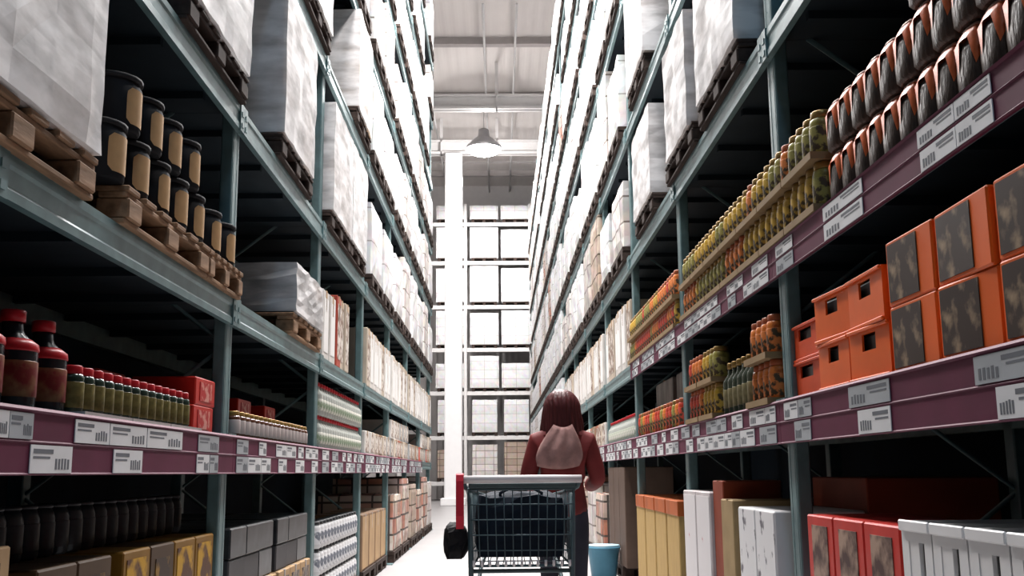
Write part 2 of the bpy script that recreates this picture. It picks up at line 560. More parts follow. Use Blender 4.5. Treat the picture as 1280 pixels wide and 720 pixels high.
def rack(side):
    s = 1 if side == 'L' else -1          # +1: aisle lies towards +x
    X, Y0, N, Z, top = (XL, YL0, NL, ZL, 10.75) if side == 'L' else (XR, YR0, NR, ZR, 11.3)
    root = link('pallet_rack', None, None, (X, Y0, 0))
    tag(root, 'teal steel pallet rack along the %s side of the aisle' % ('left' if side == 'L' else 'right'), 'rack')
    up, rear, brace, foot = MB(), MB(), MB(), MB()
    up.box(-0.047 * s, -0.11 * s, -0.065, 0.065, 0, top, 0, 0.006)
    up.box(-0.0455 * s, -0.05 * s, -0.045, -0.025, 0.02, top - 0.05, 0)
    up.box(-0.0455 * s, -0.05 * s, 0.025, 0.045, 0.02, top - 0.05, 0)
    foot.box(0.03 * s, -0.12 * s, -0.08, 0.08, 0, 0.012)
    rear.box(-1.1 * s, -1.02 * s, -0.045, 0.045, 0, top, 0, 0.006)
    z, zz, sd = 0.25, [], 0
    while z < top - 0.3:
        zz.append(((-0.06 if sd == 0 else -1.04) * s, 0.0, z))
        sd = 1 - sd
        z += 0.75
    brace.tube(zz, 0.018, 6)
    ume, rme, bme, fme = up.mesh('upright', [TEAL]), rear.mesh('rear_upright', [TEAL]), brace.mesh('brace', [TEAL]), foot.mesh('foot_plate', [TEAL])
    for k in range(N + 1):
        u = link('upright', ume, root, (0, k * BAY, 0))
        link('rear_upright', rme, u)
        link('brace', bme, u)
        link('foot_plate', fme, u)
    ln = BAY - 0.004
    b = MB()
    prof = [(-0.045, 0), (-0.015, 0), (-0.015, 0.03), (-0.022, 0.04), (-0.022, 0.09), (-0.015, 0.1), (-0.015, 0.13), (-0.045, 0.13)]
    b.prism([(x * s, z - 0.13) for x, z in prof], 0, ln)
    for y in (0.0, ln - 0.07):
        b.box(-0.009 * s, -0.0225 * s, y, y + 0.07, -0.135, 0.012)
        for q in range(2):
            b.box(-0.005 * s, -0.010 * s, y + 0.02, y + 0.05, -0.115 + 0.06 * q, -0.09 + 0.06 * q)
    bm_ = b.mesh('beam', [TEAL])
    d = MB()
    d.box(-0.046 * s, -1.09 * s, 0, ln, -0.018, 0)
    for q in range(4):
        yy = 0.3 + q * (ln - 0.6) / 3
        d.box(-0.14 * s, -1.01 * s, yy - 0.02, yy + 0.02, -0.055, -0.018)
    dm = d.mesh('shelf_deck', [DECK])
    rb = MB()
    rb.box(-1.02 * s, -1.07 * s, 0, ln, -0.13, -0.018)
    rbm = rb.mesh('rear_beam', [TEAL])
    cells = [(k, i) for k in range(N) for i in range(len(Z)) if box_in_view(X, X - 1.1 * s, Y0 + k * BAY, Y0 + (k + 1) * BAY, Z[i] - 0.2, Z[i])]
    cells.sort(key=lambda t: t[0])
    beams = {}
    far_b, far_d = MB(), MB()
    for n_, (k, i) in enumerate(cells):
        loc = (0, k * BAY + 0.002, Z[i])
        if n_ < 100:
            beams[(k, i)] = link('beam', bm_, root, loc)
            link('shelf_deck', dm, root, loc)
            if k < 4 and i < 5:
                link('rear_beam', rbm, root, loc)
        else:
            far_b.prism([(x * s, z - 0.13 + Z[i]) for x, z in prof], loc[1], loc[1] + ln)
            far_d.box(-0.046 * s, -1.09 * s, loc[1], loc[1] + ln, Z[i] - 0.018, Z[i])
    if far_b.v:
        o = link('beam', far_b.mesh('beam', [TEAL]), root)
        o['kind'] = 'stuff'
        o = link('shelf_deck', far_d.mesh('shelf_deck', [DECK]), root)
        o['kind'] = 'stuff'
    # price rails
    rails = [(0, 0.0)] if side == 'L' else [(0, 0.0), (1, 0.0)]
    for (i, _) in rails:
        h = 0.19 if i == 0 else 0.15
        rm = rail_mesh(side, 0, h, ln)
        for k in range(min(N, 6)):
            if (k, i) not in beams:
                continue
            if i == 1 and k > 2:
                continue
            r = link('price_rail', rm, root, (-0.012 * s if False else -0.014 * s, k * BAY + 0.002, Z[i] - h + 0.002))
            yb = Y0 + k * BAY + 0.002
            if side == 'L' and k == 0:
                F = lambda p: -XL * FPX / (622 - p)
                rows = [[(-20, 18, 0), (19, 48, 1), (100, 142, 0), (143, 188, 0), (189, 232, 0), (252, 277, 1)], [(47, 98, 0), (149, 184, 0), (251, 266, 0), (267, 277, 1)]]
            elif side == 'R' and k == 0 and i == 0:
                F = lambda p: XR * FPX / (p - 622)
                rows = [[(1300, 1221, 1), (1112, 1060, 1), (1012, 996, 1), (995, 978, 0)], [(1300, 1246, 0), (1111, 1070, 0), (1010, 990, 1)]]
            elif side == 'R' and k == 0 and i == 1:
                F = lambda p: XR * FPX / (p - 622)
                rows = [[(1275, 1224, 0), (1223, 1172, 0), (1095, 1042, 0), (1000, 978, 0)], [(1275, 1224, 0), (1223, 1174, 0), (1094, 1042, 0), (1000, 978, 1)]]
            else:
                F = None
                q = random.Random(k * 13 + i * 5 + (0 if side == 'L' else 77))
                rows = []
                for rr in range(2):
                    y, L_ = 0.06, []
                    while y < ln - 0.3:
                        wd = q.choice((0.18, 0.24, 0.3))
                        L_.append((y, y + wd, q.random() < 0.4))
                        y += wd + (0.01 if q.random() < 0.6 else q.uniform(0.08, 0.3))
                    rows.append(L_)
            for rr, row in enumerate(rows):
                z1 = h - 0.016 if rr == 0 else h / 2 - 0.008
                z0 = h / 2 + 0.006 if rr == 0 else 0.006
                for (a, b_, g_) in row:
                    y0, y1 = (F(a) - yb, F(b_) - yb) if F else (a, b_)
                    y0, y1 = max(0.01, min(y0, y1)), min(ln - 0.01, max(y0, y1))
                    if y1 - y0 > 0.03:
                        card(r, side, y0, y1, z0, z1, bool(g_))
    return root


rack('L')
rack('R')

# far rack across the end of the aisle
ZB = [0.75, 2.52, 4.28, 6.02, 7.76, 9.58, 11.2]
fr = link('pallet_rack', None, None, (0, YB, 0))
tag(fr, 'pale pallet rack facing the camera across the far end of the aisle', 'rack')
UX = [-3.95, -1.32 - 0.0, 1.33, 3.95]
u = MB()
u.box(-0.06, 0.06, 0, 0.1, 0, 12.0, 0, 0.01)
u.box(-0.06, 0.06, 1.0, 1.1, 0, 12.0, 0, 0.01)
um = u.mesh('upright', [PALEB])
for x in UX[:3]:
    link('upright', um, fr, (x, 0, 0))
for k in range(2):
    ln = UX[k + 1] - UX[k] - 0.12
    for z in ZB:
        b = MB()
        b.box(0, ln, -0.02, 0.05, z - 0.16, z, 0, 0.008)
        link('beam', b.mesh('beam', [PALEB]), fr, (UX[k] + 0.06, 0, 0))
        b = MB()
        b.box(0, ln, 0.05, 1.08, z - 0.03, z)
        link('shelf_deck', b.mesh('shelf_deck', [PALEB]), fr, (UX[k] + 0.06, 0, 0))  # pale deck colour stands in for haze between the levels

# ------------------------------------------------------------------ pallets and loads
PW, PD, PH = 1.06, 1.02, 0.14


def pallet_parts(WOOD):
    out = [('pallet', None, (0, 0, 0), None)]
    d = MB()
    d.box(-PD / 2, PD / 2, -0.06, 0.06, 0, 0.022, 0, 0.004)
    dm = d.mesh('deck_board', [WOOD])
    d = MB()
    d.box(-0.05, 0.05, -PW / 2, PW / 2, 0, 0.022, 0, 0.004)
    sm = d.mesh('cross_board', [WOOD])
    d = MB()
    d.box(-0.06, 0.06, -0.07, 0.07, 0, 0.076, 0, 0.006)
    bm_ = d.mesh('block', [WOOD])
    d = MB()
    d.box(-0.05, 0.05, -PW / 2, PW / 2, 0, 0.02, 0, 0.004)
    om = d.mesh('bottom_board', [WOOD])
    for k in range(3):
        x = (-1 + k) * (PD / 2 - 0.06)
        out.append(('bottom_board', om, (x, 0, 0), 0))
        out.append(('cross_board', sm, (x, 0, 0.096), 0))
        for j in range(3):
            out.append(('block', bm_, (x, (-1 + j) * (PW / 2 - 0.08), 0.02), 0))
    for k in range(6):
        out.append(('deck_board', dm, (0, -PW / 2 + 0.06 + k * (PW - 0.12) / 5, 0.118), 0))
    return out


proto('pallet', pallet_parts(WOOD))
proto('near_pallet', pallet_parts(WOOD_SHADE))
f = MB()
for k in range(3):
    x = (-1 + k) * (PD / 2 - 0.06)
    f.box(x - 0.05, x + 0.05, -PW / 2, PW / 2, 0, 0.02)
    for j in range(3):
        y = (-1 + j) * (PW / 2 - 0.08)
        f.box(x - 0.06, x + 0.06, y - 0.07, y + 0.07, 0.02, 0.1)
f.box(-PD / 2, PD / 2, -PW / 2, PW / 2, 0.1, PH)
proto('far_pallet', [('pallet', f.mesh('pallet', [WOOD_SHADE]), (0, 0, 0), None)])

STYLES = {'white': (WRAP_W, 'white shrink-wrapped load'), 'pale': (WRAP_P, 'pale carton load'), 'brown': (WRAP_K, 'brown carton load'),
          'grey': (WRAP_G, 'grey carton load'), 'mixed': (WRAP_M, 'mixed red and beige carton load'), 'dark': (WRAP_D, 'dark wrapped load'), 'taupe': (WRAP_G, 'film-wrapped taupe carton load')}
LOADM = {}


def load_mesh(style, h, w=PW - 0.04):
    key = (style, round(h, 1), round(w, 2))
    if key not in LOADM:
        b = MB()
        b.lump(-0.49, 0.49, -w / 2, w / 2, 0, round(h, 1), n=(4, 6, 6), amp=0.007, seed=hash(key[1:]) & 255)
        LOADM[key] = b.mesh('pallet_load', [STYLES[style][0]])
    return LOADM[key]


def near_load(style, h, nl, nw, w):
    """a load built of separate cartons under stretch film"""
    key = ('near', style, round(h, 2), nl, nw, round(w, 2))
    if key in PROTO:
        return key
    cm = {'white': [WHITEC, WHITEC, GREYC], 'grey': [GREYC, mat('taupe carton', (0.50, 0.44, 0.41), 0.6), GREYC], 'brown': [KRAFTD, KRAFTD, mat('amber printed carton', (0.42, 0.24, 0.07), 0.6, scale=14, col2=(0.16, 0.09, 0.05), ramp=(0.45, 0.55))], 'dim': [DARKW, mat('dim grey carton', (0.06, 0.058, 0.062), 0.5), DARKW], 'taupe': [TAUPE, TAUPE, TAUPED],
          'pale': [WHITEC, GREYC, WHITEC], 'dark': [DARKW, DARKW, KRAFTD]}[style]
    q = random.Random(len(PROTO))
    out = [('pallet_load', None, (0, 0, 0), None)]
    ch, cw, cdp = h / nl, w / nw, 0.49
    mes = []
    for m in cm:
        b = MB()
        b.box(-cdp / 2 + 0.004, cdp / 2 - 0.004, -cw / 2 + 0.004, cw / 2 - 0.004, 0, ch - 0.004, 0, 0.008)
        tape = MB()
        mes.append(b.mesh('carton', [m]))
    for k in range(nl):
        for j in range(nw):
            for i in (0, 1):
                out.append(('carton', q.choice(mes), ((-0.5 + i) * cdp + q.uniform(-0.006, 0.006), -w / 2 + cw * (j + 0.5), k * ch), 0))
    if style != 'dim':
        fm = MB()
        fm.lump(-0.508, 0.508, -w / 2 - 0.012, w / 2 + 0.012, 0.01, h + 0.004, n=(5, 8, 8), amp=0.005, seed=len(PROTO), rnd_edge=0.006)
        fs = [t for t in range(len(fm.f))]
        out.append(('stretch_film', fm.mesh('stretch_film', [FILM]), (0, 0, 0), 0))
    proto(key, out)
    return key


LEVEL_WORD = ['lowest shelf', 'second level', 'third level', 'fourth level', 'fifth level', 'sixth level', 'seventh level', 'top level']


def place_load(side, lvl, yc, style, h, z=None, w=PW - 0.04, near=None, pallet=True, dx=0.0, desc=None, where=None, grp=None):
    s = 1 if side == 'L' else -1
    X, Y0, Z = (XL, YL0, ZL) if side == 'L' else (XR, YR0, ZR)
    z = Z[lvl] if z is None else z
    xc = X + s * (0.04 - 0.51 + dx)
    k = int((yc - Y0) // BAY)
    half = 'nearer' if (yc - Y0) % BAY < BAY / 2 else 'farther'
    sd = 'left' if side == 'L' else 'right'
    where = where or '%s %s bay, %s, %s half' % (ordn(k), sd, LEVEL_WORD[lvl] if lvl >= 0 else 'floor', half)
    if pallet:
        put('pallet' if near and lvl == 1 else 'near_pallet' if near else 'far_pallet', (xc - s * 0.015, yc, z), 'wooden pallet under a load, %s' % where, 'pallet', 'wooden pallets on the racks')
        z += PH
    lab = '%s on pallet, %s' % (desc or STYLES[style][1], where)
    if near:
        r = put(near_load(style, h, near[0], near[1], w), (xc, yc, z), lab, 'pallet load', grp or 'pallet loads on the racks')
    else:
        o = link('pallet_load', load_mesh(style, h, w), None, (xc, yc, z))
        tag(o, lab, 'pallet load', grp or 'pallet loads on the racks')


# hand placed loads near the camera: (side, level, centre y, style, height, width, (layers, columns))
HAND = [
    ('L', 1, 2.77, 'grey', 0.84, 1.02, (3, 3)),
    ('L', 2, 4.70, 'white', 1.05, 1.02, (3, 2)),
    ('L', 2, 6.63, 'taupe', 0.98, 1.02, (4, 3)),
    ('L', 1, 7.13, 'dark', 0.33, 1.02, (3, 4)),
    ('L', 2, 8.535, 'taupe', 0.90, 1.02, (3, 2)),
    ('L', 2, 9.605, 'white', 0.90, 0.98, (3, 3)),
    ('L', 3, 7.28, 'white', 0.95, 1.0, (3, 3)),
    ('L', 3, 9.87, 'brown', 0.98, 1.0, (5, 4)),
    ('R', 2, 5.52, 'taupe', 0.97, 1.0, (3, 2)),
    ('R', 2, 6.78, 'taupe', 0.80, 0.82, (3, 2)),
    ('R', 2, 8.50, 'taupe', 0.75, 1.02, (3, 3)),
    ('R', 3, 8.72, 'taupe', 1.02, 1.1, (3, 2)),
]
for (sd, lv, yc, st, h, w_, nr_) in HAND:
    place_load(sd, lv, yc, st, h, w=w_, near=nr_)
FILLY = {('L', 2): 10.4, ('L', 3): 10.5, ('L', 4): 8.0, ('R', 2): 9.2, ('R', 3): 9.8, ('R', 4): 8.4}
for sd in 'LR':
    X, Y0, N, Z = (XL, YL0, NL, ZL) if sd == 'L' else (XR, YR0, NR, ZR)
    s = 1 if sd == 'L' else -1
    for lv in range(2, 8):
        for k in range(N):
            for hf in (0, 1):
                yc = Y0 + k * BAY + 0.045 + (0.66 if hf == 0 else 1.88) + rnd.uniform(-0.06, 0.06)
                room = (Z[lv + 1] - Z[lv] if lv < 7 else 1.35) - 0.13 - PH
                h = room * rnd.choice((0.72, 0.85, 0.92, 0.95))
                st = rnd.choices(('white', 'pale', 'brown', 'grey', 'mixed'), (9, 2.5, 0.4, 0.5, 0.4))[0]
                skip = rnd.random() < 0.06
                if yc - PW / 2 < FILLY.get((sd, lv), 0) or skip or yc > YB - 1.2:
                    continue
                if not box_in_view(X, X - 0.3 * s, yc - 0.5, yc + 0.5, Z[lv], Z[lv] + h, 0):
                    continue
                place_load(sd, lv, yc, st, h)

# loads on the far rack
nb = 0
for bi in range(2):
    for li, z in enumerate(ZB):
        for hf in (0, 1):
            x = UX[bi] + 0.1 + (0.66 if hf == 0 else 1.92) * (UX[bi + 1] - UX[bi]) / 2.63
            if bi == 0 and hf == 0:
                continue
            top = li == len(ZB) - 1
            room = (ZB[li + 1] - z if not top else 1.2) - 0.16 - PH
            h = room * rnd.choice((0.9, 0.93, 0.96)) if li > 2 else room * rnd.choice((0.72, 0.9, 0.92))
            if top:
                h = 0.6
            st = 'white' if li else ('brown' if hf else 'pale')
            wd = 1.18 if li > 1 else 1.02
            hz = '%s of the far rack' % (LEVEL_WORD[li] if not top else 'top level')
            pos = ('left of the white column', 'between the two uprights, left half', 'between the two uprights, right half')[bi * 2 + hf - 1]
            pos = ('just left of the white column', 'just right of the white column', 'rightmost')[bi * 2 + hf - 1]
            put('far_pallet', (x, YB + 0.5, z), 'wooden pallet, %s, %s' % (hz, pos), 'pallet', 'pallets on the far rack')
            o = link('pallet_load', load_mesh(st, h, wd), None, (x, YB + 0.5, z + PH), PI / 2)
            tag(o, '%s, %s, %s' % (STYLES[st][1], hz, pos), 'pallet load', 'loads on the far rack')


# ================================================================== goods
def SX(side, d):
    """x of a point d metres behind the front edge of the shelf"""
    return XL - d if side == 'L' else XR + d


def YP(side, px):
    return -XL * FPX / (622 - px) if side == 'L' else XR * FPX / (px - 622)


# ---- prototypes
def jar_proto(key, name, r, h, body, lid, lab=None, lidh=0.03, n=14, contents=None):
    b = MB()
    b.lathe([(r * 0.86, 0), (r, 0.012), (r, h * 0.74), (r * 0.93, h * 0.82), (r * 0.78, h - lidh)], n, mseg=[0, 0, 0, 0])
    parts = [(name, b.mesh(name, [body]), (0, 0, 0), None)]
    l = MB()
    l.lathe([(r * 0.82, h - lidh), (r * 0.86, h - lidh + 0.003), (r * 0.86, h - 0.004), (r * 0.78, h), (0.001, h)], n)
    parts.append(('lid', l.mesh('lid', [lid]), (0, 0, 0), 0))
    if lab:
        l = MB()
        l.lathe([(r + 0.0015, h * 0.16), (r + 0.002, h * 0.17), (r + 0.002, h * 0.66), (r + 0.0015, h * 0.67)], n)
        parts.append(('label', l.mesh('label', [lab]), (0, 0, 0), 0))
    proto(key, parts)


def bottle_proto(key, name, r, h, body, cap, band=None, lab=None, n=14):
    b = MB()
    b.lathe([(r * 0.9, 0), (r, 0.012), (r, h * 0.60), (r * 0.92, h * 0.66), (r * 0.5, h * 0.76), (r * 0.42, h * 0.80), (r * 0.40, h * 0.90)], n)
    parts = [(name, b.mesh(name, [body]), (0, 0, 0), None)]
    c = MB()
    c.lathe([(r * 0.47, h * 0.88), (r * 0.47, h * 0.99), (r * 0.42, h), (0.001, h)], n)
    parts.append(('cap', c.mesh('cap', [cap]), (0, 0, 0), 0))
    if band:
        c = MB()
        c.lathe([(r + 0.001, h * 0.585), (r + 0.003, h * 0.60), (r * 0.95 + 0.004, h * 0.66), (r * 0.74, h * 0.71)], n)
        parts.append(('shoulder_band', c.mesh('shoulder_band', [band]), (0, 0, 0), 0))
    if lab:
        c = MB()
        c.lathe([(r + 0.001, h * 0.14), (r + 0.002, h * 0.15), (r + 0.002, h * 0.48), (r + 0.001, h * 0.49)], n)
        parts.append(('label', c.mesh('label', [lab]), (0, 0, 0), 0))
    proto(key, parts)


def carton_proto(key, name, dx, dy, dz, body, face=None, lidm=None, lid=0.0, side=1, tape=None, inset=0.14, part='printed_panel', zin=None, yin=None):
    """carton with its aisle face towards +x (side = 1) or -x (side = -1); origin at the middle of its base"""
    b = MB()
    b.box(-dx / 2, dx / 2, -dy / 2, dy / 2, 0, dz, 0, 0.006)
    parts = [(name, b.mesh(name, [body]), (0, 0, 0), None)]
    if face:
        f = MB()
        x = side * dx / 2
        zi = zin or (inset * 0.8, 1 - inset * 0.8)
        yi = yin or (-(0.5 - inset), 0.5 - inset)
        f.box(x, x + side * 0.003, dy * yi[0], dy * yi[1], dz * zi[0], dz * zi[1], 0)
        parts.append((part, f.mesh(part, [face]), (0, 0, 0), 0))
    if lidm:
        f = MB()
        f.box(-dx / 2 - 0.006, dx / 2 + 0.006, -dy / 2 - 0.006, dy / 2 + 0.006, dz - lid, dz + 0.006, 0, 0.004)
        parts.append(('lid', f.mesh('lid', [lidm]), (0, 0, 0), 0))
    if tape:
        f = MB()
        x = side * (dx / 2 + 0.002)
        f.box(-dx / 2 - 0.002, dx / 2 + 0.002, -0.025, 0.025, dz, dz + 0.002)
        f.box(x - 0.001, x + 0.001, -0.025, 0.025, dz * 0.7, dz + 0.002)
        parts.append(('tape', f.mesh('tape', [tape]), (0, 0, 0), 0))
    proto(key, parts)


# ---------------------------------------------------------------- LEFT, lowest shelf (level 0), nearest bay
Z0 = ZL[0]
bottle_proto('red_cap', 'bottle', 0.078, 0.31, DARKB, REDL, REDL, mat('amber bottle label', (0.26, 0.13, 0.06), 0.5, scale=14, col2=(0.16, 0.015, 0.015)))
for i, (py_, d) in enumerate(((3.16, 0.15), (3.40, 0.16), (2.96, 0.16), (3.30, 0.36))):
    put('red_cap', (SX('L', d), py_, Z0), ['tall dark bottle with red cap and red shoulder band at the left photo edge', 'dark bottle with red shoulder band, second bottle from the left photo edge',
        'dark red capped bottle cut by the left photo edge', 'dark red capped bottle behind, beside the jar rows'][i], 'bottle', 'red capped bottles on the left lowest shelf')
jar_proto('red_jar', 'jar', 0.043, 0.17, GREENG, REDL, OLIVE)
y, i = 3.52, 0
while y < 4.78:
    for r in (0, 1):
        put('red_jar', (SX('L', 0.11 + 0.098 * r), y, Z0 + 0.006), '%s red-lidded green jar from the bottles in the %s row, left lowest shelf' % (ordn(i), ('front', 'second')[r]), 'jar', 'red-lidded jars on the left lowest shelf')
    y += 0.0935
    i += 1
ycount = i
# card trays under the jars
t = MB()
tl = 0.45
t.box(-0.125, 0.125, 0, tl, 0, 0.005)
for (x0, x1, y0, y1) in ((0.12, 0.125, 0, tl), (-0.125, -0.12, 0, tl), (-0.12, 0.12, 0, 0.005), (-0.12, 0.12, tl - 0.005, tl)):
    t.box(x0, x1, y0, y1, 0.005, 0.02)
tm = t.mesh('jar_tray', [PALER])
for k in range(3):
    o = link('jar_tray', tm, None, (SX('L', 0.16), 3.47 + k * 0.46, Z0))
    tag(o, '%s card tray from the bottles under the red-lidded jars' % ordn(k), 'tray', 'card trays under the red-lidded jars')
carton_proto('red_pack', 'carton', 0.3, 0.33, 0.13, RED, mat('pale red print', (0.70, 0.30, 0.25), 0.5, scale=22, col2=(0.5, 0.03, 0.03), ramp=(0.52, 0.6)), inset=0.2)
for j, (yy, zz) in enumerate(((4.98, 0), (5.0, 1), (4.62, 0), (4.60, 1))):
    put('red_pack', (SX('L', 0.22 if j < 2 else 0.52), yy, Z0 + 0.131 * zz), 'red printed carton %s, %s' % (('beside the first left upright', 'beside the first left upright', 'behind the jars', 'behind the jars')[j], ('bottom one', 'top one', 'bottom one', 'top one')[j]), 'carton', 'red cartons by the first left upright')

# left lowest shelf, second bay: red packs behind, small jars in front
jar_proto('brown_jar', 'jar', 0.045, 0.14, mat('brown jar glass', (0.12, 0.05, 0.03), 0.25), GOLDL, PALER)
for j in range(6):
    yy = 5.62 + j * 0.36
    put('red_pack', (SX('L', 0.36), yy, Z0), 'red carton behind the small jars, %s from the first left upright' % ordn(j), 'carton', 'red cartons on the second left bay')
    if j % 2 == 0:
        put('red_pack', (SX('L', 0.38), yy + 0.1, Z0 + 0.131), 'red carton lying on top, %s from the first left upright' % ordn(j // 2), 'carton', 'red cartons on the second left bay')
for j in range(18):
    put('brown_jar', (SX('L', 0.08), 5.55 + j * 0.115, Z0), '%s small gold-lidded jar from the first left upright, front row' % ordn(j), 'jar', 'small jars on the second left bay')

# left lowest shelf, third bay and on: bottles, then cartons
bottle_proto('clear_bottle', 'bottle', 0.05, 0.25, mat('pale bottle', (0.50, 0.52, 0.48), 0.25, vary=0.2), REDL, None, mat('bottle paper label', (0.70, 0.68, 0.62), 0.5, scale=20, col2=(0.25, 0.32, 0.22)))
for j in range(19):
    for tier in (0, 1):
        put('clear_bottle', (SX('L', 0.07), 8.05 + j * 0.125, Z0 + 0.252 * tier), '%s red-capped pale bottle, %s tier, third left bay' % (ordn(j), ('lower', 'upper')[tier]), 'bottle', 'pale bottles on the third left bay')
CM = [mat('case beige', (0.62, 0.52, 0.42), 0.6), mat('case brown', (0.34, 0.22, 0.15), 0.6), mat('case pale', (0.74, 0.70, 0.66), 0.6), mat('case red', (0.50, 0.09, 0.06), 0.5), mat('case olive', (0.40, 0.36, 0.16), 0.6), mat('case grey', (0.38, 0.38, 0.38), 0.6)]
CN = ['beige', 'brown', 'pale', 'red', 'olive', 'grey']
PRN = mat('case print', (0.72, 0.66, 0.60), 0.5, scale=18, col2=(0.24, 0.16, 0.12), ramp=(0.45, 0.55))
for sgn in (1, -1):
    for c, m in enumerate(CM):
        carton_proto(('case', c, sgn), 'carton', 0.4, 0.34, 0.28, m, PRN, side=sgn, tape=KRAFT)
        carton_proto(('tall', c, sgn), 'carton', 0.4, 0.26, 0.5, m, PRN if c != 2 else mat('pale case print', (0.86, 0.84, 0.82), 0.5, scale=9, col2=(0.55, 0.45, 0.42), ramp=(0.3, 0.36)), side=sgn, tape=KRAFT)


def case_row(side, y0, y1, z, kind, cols, zs=1.0, step=None, what='', grp='', d=0.22, two=False, sc=(1, 1, 1)):
    sgn = 1 if side == 'L' else -1
    step = step or (0.36 if kind == 'case' else 0.275)
    y, i = y0 + step / 2, 0
    while y < y1 - step / 2 + 0.01:
        for t_ in range(2 if two else 1):
            c = rnd.choice(cols)
            h = (0.28 if kind == 'case' else 0.5) * zs
            put((kind, c, sgn), (SX(side, d + rnd.uniform(-0.012, 0.012)), y, z + t_ * (h + 0.001)), '%s %s carton%s, %s' % (ordn(i), CN[c], ((' in the lower tier', ' in the upper tier')[t_] if two else ''), what), 'carton', grp, sc=(1, step / (0.36 if kind == 'case' else 0.275), zs))
        y += step
        i += 1


for k in range(3, NL):
    y0 = YL0 + k * BAY + 0.12
    case_row('L', y0, y0 + 2.4, Z0, 'case', (0, 1, 2, 3, 5), zs=0.85, step=0.40, what='lowest shelf of the %s left bay' % ordn(k), grp='cartons on the left lowest shelf', two=(k % 2 == 0))

# ---------------------------------------------------------------- LEFT, second level
# canisters with tan labels on a pallet, nearest bay
def canister():
    b = MB()
    b.lathe([(0.098, 0), (0.106, 0.01), (0.106, 0.175), (0.098, 0.19), (0.098, 0.20)], 18)
    l = MB()
    l.lathe([(0.098, 0.195), (0.109, 0.196), (0.109, 0.212), (0.10, 0.216), (0.001, 0.216)], 18)
    q = MB()                                  # rounded paper label wrapped on the aisle side
    rows, colsn = 8, 10
    vs, fs = [], []
    for i in range(rows + 1):
        v = i / rows
        zz = 0.026 + 0.138 * v
        e = min(v, 1 - v)
        wdt = 0.66 * (1.0 if e > 0.2 else 0.72 + 0.28 * math.sqrt(max(0, 1 - ((0.2 - e) / 0.2) ** 2)))
        for j in range(colsn + 1):
            a = -wdt + 2 * wdt * j / colsn
            vs.append((0.1078 * math.cos(a), 0.1078 * math.sin(a), zz))
    for i in range(rows):
        for j in range(colsn):
            a = i * (colsn + 1) + j
            fs.append((a, a + 1, a + colsn + 2, a + colsn + 1))
    q.add(vs, fs, 0, True)
    proto('canister', [('canister', b.mesh('canister', [mat('matte black tin', (0.012, 0.013, 0.016), 0.8)]), (0, 0, 0), None), ('lid', l.mesh('lid', [mat('matte black lid', (0.018, 0.018, 0.02), 0.75)]), (0, 0, 0), 0), ('paper_label', q.mesh('paper_label', [TAN]), (0, 0, 0), 0)])


canister()
ZP = ZL[1]
pz = ZP + PH
put('pallet', (SX('L', -0.02 + PD / 2), 4.13, ZP), 'wooden pallet carrying the tan-labelled dark canisters', 'pallet', 'wooden pallets on the racks')
put('pallet', (SX('L', -0.02 + PD / 2), 5.02 + 0.1, ZP), 'wooden pallet behind the first left upright with two canisters', 'pallet', 'wooden pallets on the racks') if False else None
for tier, cols in enumerate(((3.57, 3.82, 4.07, 4.32), (3.70, 3.95, 4.20))):
    for j, yy in enumerate(cols):
        for r in (0, 1):
            put('canister', (SX('L', 0.10 + 0.235 * r), yy, pz + 0.217 * tier), '%s dark canister with tan label from the wrapped load, %s tier, %s row' % (ordn(j), ('lower', 'upper')[tier], ('front', 'rear')[r]), 'canister', 'tan-labelled canisters on the near left pallet', rz=rnd.uniform(-0.12, 0.05))
for r in (0, 1):
    put('canister', (SX('L', 0.10 + 0.235 * r), 4.47, pz + 0.217), 'last upper dark canister with tan label towards the first left upright, %s row' % ('front', 'rear')[r], 'canister', 'tan-labelled canisters on the near left pallet')
    put('canister', (SX('L', 0.10 + 0.235 * r), 4.57, pz), 'last lower dark canister with tan label towards the first left upright, %s row' % ('front', 'rear')[r], 'canister', 'tan-labelled canisters on the near left pallet')
put('pallet', (SX('L', -0.02 + PD / 2), 4.975, ZP), 'small half pallet under the single canisters by the first left upright', 'pallet', sc=(1, 0.58, 1))
for j, yy in enumerate((4.86, 5.13)):
    put('canister', (SX('L', 0.10), yy, pz), 'single tan-labelled canister %s the first left upright' % ('a little nearer than', 'right beside')[j], 'canister', 'tan-labelled canisters by the first left upright')
# second bay: white and red stock beside the low dark load
case_row('L', 7.78, 7.92, ZP, 'tall', (3,), what='red stock at the second left upright', grp='red stock on the second level', step=0.13) if False else None
bottle_proto('red_bottle', 'bottle', 0.055, 0.34, mat('red bottle', (0.55, 0.07, 0.04), 0.35), mat('cream cap', (0.75, 0.6, 0.5), 0.4), None, PRN)
# third bay on: tall pale cartons in a row
case_row('L', 8.03, 8.62, ZP, 'tall', (2,), zs=1.1, step=0.29, what='second level just past the second left upright', grp='pale cartons past the second left upright')
case_row('L', 8.64, 9.32, ZP, 'tall', (3, 0, 3), zs=1.2, step=0.22, what='second level of the third left bay', grp='red and beige cartons of the third left bay')
for k in range(3, NL):
    y0 = YL0 + k * BAY + 0.12
    case_row('L', y0, y0 + 2.36, ZP, 'tall', (2, 2, 2, 0), zs=1.2, step=0.29, what='second level of the %s left bay' % ordn(k), grp='tall pale cartons on the left second level')
# extra stock in the second bay at the far side
for j in range(2):
    put(('tall', (2, 3)[j], 1), (SX('L', 0.22), 7.84 + j * 0.0, ZP + j * 0.0), '', '') if False else None

